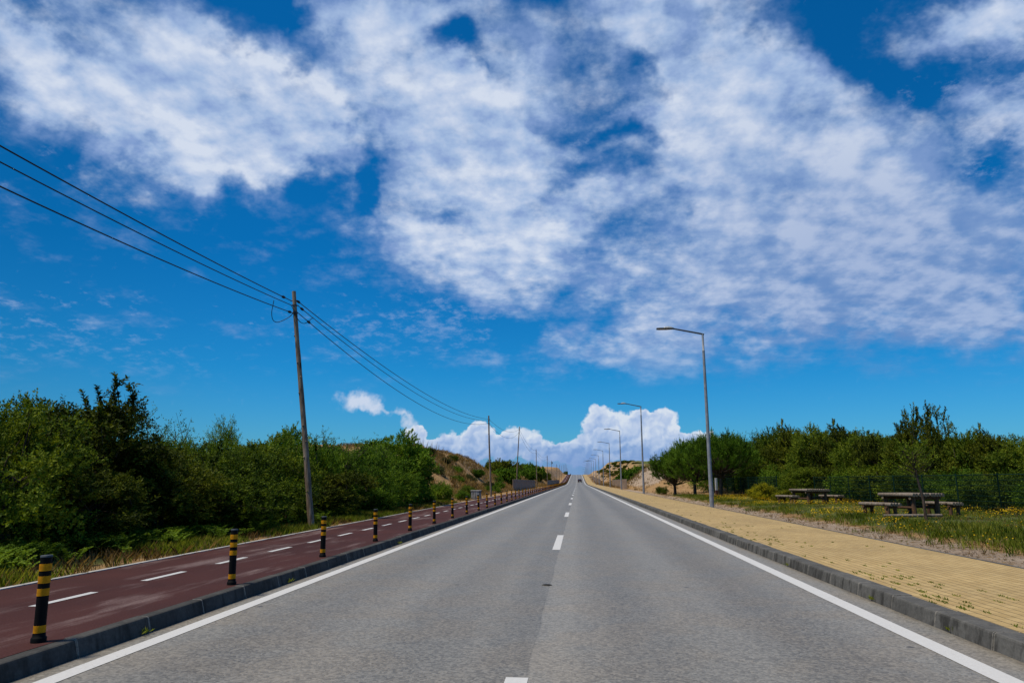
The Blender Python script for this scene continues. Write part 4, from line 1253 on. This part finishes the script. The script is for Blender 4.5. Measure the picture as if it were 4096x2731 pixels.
left(-9.1, 17.2, 1.7, 1.4, T_OLIVE[1], 'low olive bush under the thicket above the second bollard', 'bush', 'bush')
for i, (x, y, t, R) in enumerate([(-13.0, 11.8, 2.7, 1.8), (-16.5, 11.5, 2.9, 2.1), (-15.5, 14.5, 3.1, 2.0), (-16.0, 21, 3.2, 2.0), (-16.0, 28, 3.0, 2.1), (-14.5, 33, 2.9, 2.1), (-14.5, 39, 2.9, 2.1), (-20, 26, 3.2, 2.4), (-19, 36, 3.2, 2.4), (-18.5, 18, 3.1, 2.2)]):
    left(x, y, t, R, (T_OLIVE + [T_GREEN, T_DARK[1]])[i % 4], 'tree in the depth of the left thicket, mostly hidden behind the front row')
# bushes on and before the left dune
GD = 'shrubs on the left dune'
for x, y, t, R, pr, lab in [
    (-8.85, 44.5, 1.45, 1.0, T_LOW[1], 'bright green bush on dry grass left of the concrete box, taller of two'),
    (-9.05, 40.5, 0.95, 0.9, T_LOW[1], 'small bright green bush before the taller one on the dry verge'),
    (-8.55, 54.5, 1.15, 0.8, T_LOW[0], 'olive bush above the concrete box at the foot of the dune'),
    (-8.0, 49.0, 0.80, 0.6, T_LOW[1], 'small green bush touching the left side of the concrete box'),
    (-10.3, 80.0, None, 0.8, T_SCRUB[0], 'dark scrub low on the dune right of the second pole'),
    (-9.7, 86.0, None, 1.0, T_SCRUB[1], 'dark green scrub at the right foot of the dune before the board wall'),
    (-9.0, 75.0, None, 0.9, T_SCRUB[1], 'green scrub at the foot of the dune just right of the second pole'),
    (-11.9, 83.0, float(ground_z(-11.9, 83.0)) + 0.95, 0.85, T_ROUND, 'round dark bush on the dune ridge just left of the second pole'),
    (-14.3, 80.0, float(ground_z(-14.3, 80.0)) + 0.75, 0.7, T_LOW[0], 'loose bush with thin stems on the middle of the dune top'),
    (-17.2, 74.0, None, 0.7, T_SCRUB[1], 'small bush on the left end of the dune top'),
    (-13.4, 70.0, None, 0.7, T_SCRUB[0], 'olive scrub in the middle of the brown dune face'),
    (-12.6, 72.0, None, 0.8, T_SCRUB[1], 'darker scrub just right of the middle of the dune face'),
    (-11.6, 76.0, None, 0.8, T_SCRUB[0], 'small scrub under the pale sand streak of the dune'),
    (-14.3, 66.0, None, 0.8, T_SCRUB[0], 'scrub high on the left part of the dune face'),
    (-11.0, 64.0, None, 0.7, T_SCRUB[1], 'small dark shrub low on the dune face left of the second pole'),
    (-12.2, 61.5, None, 0.7, T_SCRUB[0], 'pale scrub low on the left part of the dune face'),
    (-11.9, 86.0, None, 0.6, T_SCRUB[1], 'scrub on the ridge slope right of the second pole'),
    (-10.4, 91.0, None, 0.8, T_SCRUB[1], 'scrub on the lower ridge left of the third pole')]:
    plant('bush' if pr in T_LOW or pr is T_ROUND else 'shrub', 'bush' if pr in T_LOW or pr is T_ROUND else 'shrub', pr, lab, x, y, t, R, GD, sink=0.05)

# ------------------------------------------------------------------ distant bushes
GF = 'distant dark bushes along the road'
r_ = np.random.default_rng(5)
def far(x, y, R, H, label, i):
    plant('bush', 'bush', T_FAR[i % 2], label, x, y, float(ground_z(x, y)) + H, R, GF, sink=0.3)
FARL = [(-13.0, 128, 2.6, 2.9, 'dark bush behind the nearer board wall, just left of the third pole'), (-15.5, 140, 3.2, 3.4, 'large dark bush behind the nearer wall between the third and fourth poles'),
        (-12.4, 150, 2.4, 2.5, 'dark bush just left of the fourth pole'), (-15, 165, 3.2, 3.2, 'rounded dark bush left of the fourth pole, farther back'),
        (-13.5, 182, 3.0, 3.0, 'dark bush between the fourth and fifth poles, nearer one'), (-13.0, 200, 3.2, 3.0, 'dark bush between the fourth and fifth poles, farther one'),
        (-13.0, 222, 3.5, 3.8, 'large round dark bush behind the fifth and sixth poles'), (-11.8, 240, 3.2, 3.4, 'dark bush at the right end of the left bush line'),
        (-18, 155, 3.8, 3.6, 'dark bush in the back of the left bush line'), (-18, 190, 4.0, 3.6, 'dark bush in the back of the left bush line'), (-17, 230, 4.2, 4.2, 'dark bush in the back of the left bush line'),
        (-19, 120, 3.4, 3.2, 'dark bush in the back of the left bush line'), (-8.0, 500, 1.6, 2.4, 'tiny dark bush on the crest at the end of the red path')]
for i, (x, y, R, H, lab) in enumerate(FARL):
    far(x, y, R, H, lab, i)
FARR = [(10.9, 152, 2.8, 3.0, 'green bush rising behind the near board fence, left one'), (13.2, 158, 3.6, 4.0, 'large green bush mound between the third lamp and the sandy slope'), (16.3, 160, 3.8, 4.0, 'green bush mound behind the top of the sandy slope'),
        (12.3, 176, 3.0, 3.4, 'dark bush behind the green mound beside the rocks'), (15, 190, 3.6, 3.6, 'dark bush behind the green mound below the hilltop')]
for i, (x, y, R, H, lab) in enumerate(FARR):
    far(x, y, R, H, lab, i * 2)
for i in range(64):                                               # scrub that roughens the right hill's skyline
    y = 178 + i * 3.9 + r_.random() * 6; x = 11.5 + 14 * r_.random() ** 0.8
    plant('shrub', 'shrub', T_FAR[1], 'low dark scrub on the far hill right of the road', x, y, float(ground_z(x, y)) + 0.5 + 0.9 * r_.random(), 1.2 + r_.random() * 1.6, 'scrub on the far right hill', sink=0.2)

# ------------------------------------------------------------------ pines
def make_pine(seed, R, H, c, z0, ntip, r0, low=0.12):
    r = np.random.default_rng(seed)
    parts = []; tips = []
    while len(tips) < ntip:
        d = unit(r.normal(size=3)); d[2] = abs(d[2]) * 1.0 if r.random() < 0.72 else -abs(d[2]) * 0.75
        q = 0.45 + 0.55 * r.random() ** 0.5
        th = math.atan2(d[1], d[0])
        env = 1 + 0.12 * math.sin(3 * th + seed) + 0.09 * math.sin(5 * th + 3 * d[2])
        p = d * q * env * np.array([R, R, c]) + np.array([0, 0, z0])
        if p[2] > low * H:
            tips.append(p)
    tips = np.array(tips)
    ctr = np.array([0, 0, z0 - 0.55 * c])
    # brushes of needles round each twig end, then an upright candle
    D = unit(unit(tips - ctr) * 0.75 + np.array([0, 0, 0.75]) + r.normal(0, 0.16, tips.shape))
    nn = 52
    m = len(tips)
    t = r.random((m, nn)) ** 0.8
    ln = 0.42 + 0.25 * r.random((m, 1))
    P = tips[:, None] + D[:, None] * (t * ln)[..., None]
    side = unit(r.normal(size=(m, nn, 3)))
    A = unit(D[:, None] * 0.9 + side * 0.75)
    parts.append(leaf_quads(P.reshape(-1, 3), A.reshape(-1, 3), unit(r.normal(size=(m * nn, 3))), 0.17 + 0.08 * r.random(m * nn), np.full(m * nn, 0.026)))
    up = tips[:, 2] > z0 - 0.1 * c
    U = tips[up]; mu = len(U)
    Du = unit(np.array([0, 0, 1.0]) + 0.22 * unit(U - ctr) + r.normal(0, 0.07, U.shape))
    nc = 26
    t = r.random((mu, nc)); lc = 0.45 + 0.35 * r.random((mu, 1))
    P = U[:, None] + Du[:, None] * (0.25 + t * lc)[..., None]
    A = unit(Du[:, None] * 1.6 + unit(r.normal(size=(mu, nc, 3))) * 0.5)
    parts.append(leaf_quads(P.reshape(-1, 3), A.reshape(-1, 3), unit(r.normal(size=(mu * nc, 3))), np.full(mu * nc, 0.10), np.full(mu * nc, 0.026)))
    V, F = add_mesh(parts)
    me = mesh_np('crown', V, F); me.materials.append(M_NEEDLE)
    tm = MB(); lean = r.normal(0, 0.12, 2)
    fork = Vector((lean[0], lean[1], z0 * 0.55))
    tm.tube([(0, 0, -0.2), (lean[0] * 0.4, lean[1] * 0.4, z0 * 0.3), fork], [r0 * 1.15, r0, r0 * 0.75], 9)
    for p in tips[::6]:
        s = fork + Vector((0, 0, r.uniform(-0.25, 0.5))); p = Vector(p)
        tm.tube([s, s.lerp(p, .5) + Vector((0, 0, -0.1)), p], [r0 * .35, r0 * .2, r0 * .06], 5, cap=False)
    tme = bpy.data.meshes.new('trunk'); tme.from_pydata(tm.v, [], tm.f); tme.polygons.foreach_set('use_smooth', np.ones(len(tm.f), bool)); tme.update(); tme.materials.append(M_BARK)
    return {'R': R, 'H': H, 'crown': me, 'trunk': tme}
GP = 'young pines behind the nearest lamp post'
PINE = [make_pine(3, 1.75, 3.6, 1.35, 1.95, 520, 0.12, 0.16), make_pine(4, 2.2, 4.4, 1.9, 2.5, 760, 0.13, 0.2), make_pine(6, 2.3, 4.0, 1.55, 2.75, 700, 0.13, 0.26)]
plant('pine_tree', 'pine', PINE[0], 'smallest pine with upright candles, leftmost of the pine group', 8.75, 64.5, 3.75, 1.85, GP)
plant('pine_tree', 'pine', PINE[1], 'middle pine with several stems, tallest of the group, left of the nearest lamp', 10.0, 61.5, 4.45, 2.2, GP)
plant('pine_tree', 'pine', PINE[2], 'broad crowned pine behind and right of the nearest lamp post', 10.9, 55.2, 4.2, 2.35, GP)
for dx_ in (0.35, -0.3):
    pass

# ------------------------------------------------------------------ trees behind the wire fence
GR = 'trees behind the green wire fence'
def right(x, y, top, R, proto, label, kind='tree', cat='tree'):
    plant(kind, cat, proto, label, x, y, top, R, GR)
right(14.2, 77, 6.0, 2.6, T_FEATH[0], 'feathery tree at the left end of the right wood, just right of the nearest lamp')
right(15.3, 70, 6.1, 2.7, T_GREEN, 'fresh green tree above the broad pine')
right(15.6, 62, 5.75, 2.6, T_FEATH[1], 'feathery light green tree right of the pines')
right(16.0, 57, 5.7, 2.4, T_OLIVE[1], 'olive tree left of the spired dark tree')
right(15.7, 53, 5.75, 1.9, T_DARK[0], 'dark tree with one high spire, near the middle of the right wood')
right(16.2, 49, 5.3, 2.3, T_OLIVE[0], 'broad olive tree above the farther picnic table')
right(16.9, 46, 5.15, 2.2, T_DARK[0], 'dark olive tree with several upright shoots behind the farther table')
right(16.7, 42.5, 4.3, 2.0, T_OLIVE[1], 'olive tree between the two picnic tables')
right(17.1, 40, 4.1, 1.9, T_DARK[1], 'dark tree left of the sapling, with a ragged top')
right(17.3, 38, 4.05, 1.8, T_OLIVE[0], 'olive tree directly above the nearer picnic table')
right(17.9, 35.4, 3.5, 1.7, T_DARK[1], 'low dark tree right beneath the prominent upright sprays')
right(18.4, 35, 3.75, 1.6, T_OLIVE[1], 'olive tree just right of the sapling')
right(18.9, 34, 3.95, 1.3, T_DARK[0], 'dark spired tree, rightmost spire of the right wood')
right(19.6, 33, 3.2, 1.9, T_OLIVE[0], 'low topped olive tree near the right edge')
right(21.0, 33.5, 3.4, 2.0, T_GREEN, 'green tree at the right edge of the picture')
right(19.3, 28.5, 2.6, 1.8, T_OLIVE[1], 'olive tree cut by the right edge, nearest of the right wood')
GB = 'bushes just behind the wire fence'
for x, y, t, R, pr, lab in [
    (14.2, 57, 2.7, 1.7, T_LOW[0], 'olive bush behind the row of fence posts, left one'), (14.4, 51.5, 2.6, 1.6, T_LOW[1], 'green bush behind the row of fence posts, right one'),
    (14.6, 46.5, 2.5, 1.7, T_OLIVE[0], 'bushy olive shrub behind the farther picnic table'), (15.9, 42, 2.5, 1.7, T_LOW[1], 'green bush right of the farther picnic table'),
    (16.1, 38.5, 2.4, 1.7, T_OLIVE[1], 'olive bush behind the left bench of the nearer table'), (16.0, 35, 2.1, 1.5, T_LOW[0], 'low olive bush behind the nearer picnic table'),
    (16.3, 32, 2.0, 1.5, T_LOW[1], 'low green bush behind the right bench of the nearer table'), (16.6, 29.5, 1.9, 1.4, T_LOW[0], 'dull bush behind the fence right of the nearer table'),
    (17.2, 27.5, 1.75, 1.3, T_LOW[1], 'green bush behind the fence close to the right edge'), (18.3, 26, 1.7, 1.3, T_LOW[0], 'olive bush cut by the right edge of the picture')]:
    plant('bush', 'bush', pr, lab, x, y, t, R, GB)
for i, (x, y, t, R) in enumerate([(20, 42, 4.0, 2.4), (20.5, 50, 4.8, 2.6), (20, 60, 5.6, 2.8), (19, 72, 6.0, 3.0), (23, 38, 3.8, 2.4), (24, 46, 4.4, 2.6), (18, 84, 6.3, 3.0), (26, 40, 3.9, 2.6)]):
    right(x, y, t, R, (T_OLIVE + [T_GREEN, T_DARK[1]])[i % 4], 'tree in the depth of the right wood, mostly hidden behind its front row')
for x, y, t, R, lab in [(11.25, 44.5, 1.35, 0.95, 'yellow flowering bush at the left of the row of fence posts'), (11.9, 42.2, 1.0, 0.8, 'lower yellow green bush right of the yellow flowering one')]:
    plant('flowering_bush', 'bush', T_YEL, lab, x, y, t, R, 'yellow bushes')
plant('bush', 'bush', T_LOW[0], 'small bush at the foot of the sandy slope, left of the pines', 8.2, 70.0, 0.95, 0.6, None)

right(17.35, 36.5, 5.2, 1.7, T_SPRAY, 'dark tree with the most prominent upright sprays above the skyline, over the nearer table')
# the sapling in front of the nearer picnic table
r = np.random.default_rng(99)
root = thing('sapling', 'slender sapling with a bare brown stem standing before the nearer picnic table', 'tree', (10.45, 22.5, float(ground_z(10.45, 22.5))))
tr = MB(); tr.tube([(0, 0, -0.2), (-0.02, 0, 0.6), (-0.12, 0.02, 1.3), (-0.16, 0.03, 1.65), (-0.18, 0, 2.05)], [0.046, 0.040, 0.034, 0.024, 0.008], 9)
parts = []
for i in range(40):
    z = 1.25 + 0.75 * (i / 40); a = i * 2.4
    d = unit(np.array([math.cos(a), math.sin(a), 0.35 + 0.5 * r.random()]))
    ln = (0.75 - 0.35 * i / 40) * (0.6 + 0.6 * r.random())
    s = np.array([-0.15, 0.02, z]); e = s + d * ln + np.array([0, 0, 0.10])
    tr.tube([s, s + d * ln * .5, e], [0.012, 0.009, 0.004], 4, cap=False)
    for j in range(4):
        q = s + (e - s) * (0.3 + 0.2 * j)
        dd = unit(d + np.array([0, 0, 0.4]) + r.normal(0, .4, 3))
        parts.append(sprig_leaves(r, q[None], dd[None], 11, 0.26, 0.065, 0.030, 0.8))
tr.build('trunk', M_BARK, root)
V, F = add_mesh(parts)
link('crown', mesh_np('crown', V, F), root, [M_OLIVE])

# ------------------------------------------------------------------ ground cover
def blades(name, XY, h, w, per, m, lean=0.45, seed=1, spread=0.05):
    r = np.random.default_rng(seed)
    n = len(XY)
    P = np.repeat(np.stack([XY[:, 0], XY[:, 1], ground_z(XY[:, 0], XY[:, 1])], -1), per, 0)
    N = len(P)
    P[:, :2] += r.normal(0, spread, (N, 2)); P[:, 2] -= 0.02
    a = r.random(N) * 6.28
    hh = np.repeat(h, per) * (0.5 + 0.7 * r.random(N)) if np.ndim(h) else h * (0.5 + 0.7 * r.random(N))
    ln = lean * r.random(N) * hh
    side = np.stack([-np.sin(a), np.cos(a), np.zeros(N)], -1); out = np.stack([np.cos(a), np.sin(a), np.zeros(N)], -1)
    ww = (w * (0.7 + 0.6 * r.random(N)))[:, None]
    zv = np.array([0, 0, 1.0])
    m1 = P + out * (ln * 0.35)[:, None] + zv * (hh * 0.55)[:, None]
    tip = P + out * ln[:, None] + zv * hh[:, None]
    V = np.stack([P - side * ww / 2, P + side * ww / 2, m1 + side * ww * 0.4, tip, m1 - side * ww * 0.4], 1).reshape(-1, 3)
    F = np.arange(len(V)).reshape(-1, 5)
    me = mesh_np(name, V, F)
    return tag(link(name, me, None, [m]), kind='stuff')
def scatter(n, x0, x1, y0, y1, keep, seed):
    r = np.random.default_rng(seed)
    # denser near the camera, so that the look stays even in the picture
    t = r.random(n); y = y0 * (y1 / y0) ** t; x = x0 + (x1 - x0) * r.random(n)
    k_ = keep(x, y) > r.random(n)
    return np.stack([x[k_], y[k_]], -1)
# green grass with yellow flowers round the picnic tables
edge = lambda x, y: smooth(x + 1.8 * fbm(x, y, 2.2, 3), 7.4, 8.6)
G = scatter(20000, 7.0, 16.5, 7.5, 62, lambda x, y: edge(x, y) * (0.25 + 0.75 * smooth(fbm(x, y, 1.3, 3), -0.12, 0.10)), 1)
blades('grass', G, 0.19 * (0.35 + 1.1 * vnoise(G[:, 0] / 0.8, G[:, 1] / 0.8)) * (1 - 0.5 * smooth(G[:, 0], 9.2, 10.2)), 0.011, 9, M_GRASS, 0.6, 2, 0.07)
G2 = scatter(2200, 7.0, 16, 7.5, 80, lambda x, y: 0.25 + 0.5 * smooth(fbm(x, y, 1.6, 3), -0.05, 0.15), 3)
blades('dry_grass', G2, 0.12, 0.008, 9, M_DRY, 0.9, 4, 0.08)
Fl = scatter(60000, 8.0, 16.5, 7.5, 55, lambda x, y: edge(x - 0.5, y) * smooth(fbm(x, y, 2.4, 3), -0.02, 0.15) * 0.9, 5)
def flowers():
    r = np.random.default_rng(6)
    n = len(Fl)
    z = ground_z(Fl[:, 0], Fl[:, 1]) + 0.06 + 0.17 * r.random(n)
    P = np.stack([Fl[:, 0], Fl[:, 1], z], -1)
    parts = []
    up = unit(np.array([0, 0, 1.0]) + r.normal(0, 0.45, (n, 3)))
    a1 = unit(np.cross(up, unit(r.normal(size=(n, 3)))))
    a2 = np.cross(up, a1)
    s = (0.013 + 0.010 * r.random(n))[:, None]
    ring = [P + (a1 * math.cos(q) + a2 * math.sin(q)) * s * (1.0 if i % 2 else 0.8) + up * s * (0.15 if i % 2 else 0) for i, q in enumerate(np.arange(6) * math.pi / 3)]
    V = np.stack(ring, 1).reshape(-1, 3); Fc = np.arange(len(V)).reshape(-1, 6)
    return tag(link('yellow_flowers', mesh_np('yellow_flowers', V, Fc), None, [M_FLOWER]), kind='stuff')
flowers()
# bracken and dry grass along the left verge
def bracken():
    r = np.random.default_rng(8)
    XY = scatter(1250, -10.2, -7.6, 6.5, 34, lambda x, y: smooth(-x + 1.3 * fbm(x, y, 1.4, 2), 7.75, 8.5) * (1 - smooth(y, 14, 26) * 0.85), 9)
    parts = []
    for (x, y) in XY:
        zb = float(ground_z(x, y)) - 0.02; nf = int(r.integers(4, 8)); hgt = 0.20 + 0.26 * r.random()
        for f in range(nf):
            a = r.random() * 6.28; d = np.array([math.cos(a), math.sin(a), 0]); sd = np.array([-d[1], d[0], 0])
            q = np.linspace(0.28, 1.0, 11)
            rach = np.array([x, y, zb]) + d * (0.62 * hgt * q ** 1.4)[:, None] + np.array([0, 0, 1.0]) * (hgt * (1.25 * q - 0.45 * q ** 2.2))[:, None]
            L = 0.24 * hgt * np.sin(np.clip((1.08 - q) * 1.9, 0, 3.14)) + 0.02
            for sg in (-1, 1):
                A = unit(sd * sg + d * 0.45 + np.array([0, 0, 0.10]) + r.normal(0, .08, (11, 3)))
                parts.append(leaf_quads(rach, A, unit(np.array([0, 0, 1.0]) + r.normal(0, .25, (11, 3))), L, 0.030 * np.ones(11) + 0.006))
    V, F = add_mesh(parts)
    return tag(link('bracken', mesh_np('bracken', V, F), None, [M_FERN]), kind='stuff')
bracken()
GL2 = scatter(1800, -9.6, -7.2, 6.0, 58, lambda x, y: 0.35 + 0.6 * smooth(fbm(x, y, 1.2, 2), -0.1, 0.12), 12)
blades('dry_grass', GL2, 0.20, 0.010, 9, M_DRY, 0.9, 13, 0.07)
GL3 = scatter(8000, -9.8, -7.25, 6.5, 44, lambda x, y: smooth(fbm(x, y, 2.0, 2), -0.12, 0.08), 14)
blades('grass', GL3, 0.20, 0.012, 9, M_GRASS, 0.6, 15, 0.07)
# dry tussocks over both dunes
DT = scatter(17000, -24, -8.4, 46, 150, lambda x, y: 0.75 * smooth(fbm(x, y, 3.0, 3), -0.16, 0.10), 16)
blades('dry_grass', DT, 0.34, 0.030, 8, M_DRY, 0.9, 17, 0.15)
DT2 = scatter(3500, 7.6, 22, 66, 150, lambda x, y: 0.4 * smooth(fbm(x, y, 3.0, 3), -0.05, 0.15), 18)
blades('dry_grass', DT2, 0.28, 0.030, 8, M_DRY, 0.9, 19, 0.15)
DT3 = scatter(3000, -16, -8.3, 130, 330, lambda x, y: 0.6 + 0 * x, 20)
blades('dry_grass', DT3, 0.45, 0.07, 7, M_DRY, 0.9, 21, 0.3)
DT4 = scatter(2600, 7.3, 15, 130, 420, lambda x, y: 0.6 + 0 * x, 22)
blades('dry_grass', DT4, 0.50, 0.07, 7, M_DRY, 0.8, 23, 0.3)
# tall dry stalks on the skyline of the left dune
ST = scatter(42, -17.5, -12.5, 68, 84, lambda x, y: 1.0 + 0 * x, 24)
blades('dry_stalks', ST, 1.15, 0.030, 3, M_DRY, 0.18, 25, 0.10)
# weeds in the pavement joints and at the kerbs
W = scatter(1000, 3.87, 6.6, 4.5, 60, lambda x, y: 0.85 * (1 - 0.9 * smooth(x, 3.95, 5.6)) * smooth(fbm(x, y, 1.4, 3), -0.10, 0.12), 26)
def weeds(name, XY, zoff, seed, h=0.026):
    r = np.random.default_rng(seed); n = len(XY); per = 16
    P = np.repeat(np.stack([XY[:, 0], XY[:, 1], road_z(XY[:, 1]) + zoff], -1), per, 0)
    N = len(P)
    P[:, 0] += r.normal(0, .012, N); P[:, 1] += r.normal(0, .045, N)
    A = unit(np.stack([r.normal(size=N), r.normal(size=N), 0.5 + r.random(N)], -1))
    V, F = leaf_quads(P, A, unit(r.normal(size=(N, 3))), h * (0.6 + r.random(N)), np.full(N, 0.010))
    return tag(link(name, mesh_np(name, V, F), None, [M_GRASS]), kind='stuff')
W[:, 0] = 3.85 + np.round((W[:, 0] - 3.85) / 0.125) * 0.125
weeds('pavement_weeds', W, PATH_Z, 27)
KW = np.array([[-4.19, 6.75], [-4.19, 10.2], [-4.18, 16.5], [-4.37, 7.2], [3.62, 9.4], [3.61, 12.9], [3.62, 7.6], [-4.36, 9.9], [-4.36, 13.4]])
weeds('kerb_weeds', np.repeat(KW, 2, 0), 0.02, 28, 0.05)
# loose litter of twigs and husks on the sandy strip
LT = scatter(6000, 6.85, 8.6, 7, 70, lambda x, y: 0.8 - 0.5 * smooth(x, 8, 9.2), 30)
r = np.random.default_rng(31); N = len(LT)
P = np.stack([LT[:, 0], LT[:, 1], ground_z(LT[:, 0], LT[:, 1]) + 0.012], -1)
A = unit(np.stack([r.normal(size=N), r.normal(size=N), 0.25 * r.random(N)], -1))
V, F = leaf_quads(P, A, unit(np.array([0, 0, 1.0]) + r.normal(0, .4, (N, 3))), 0.04 + 0.10 * r.random(N), 0.012 + 0.014 * r.random(N))
tag(link('dry_litter', mesh_np('dry_litter', V, F), None, [M_DRY]), kind='stuff')
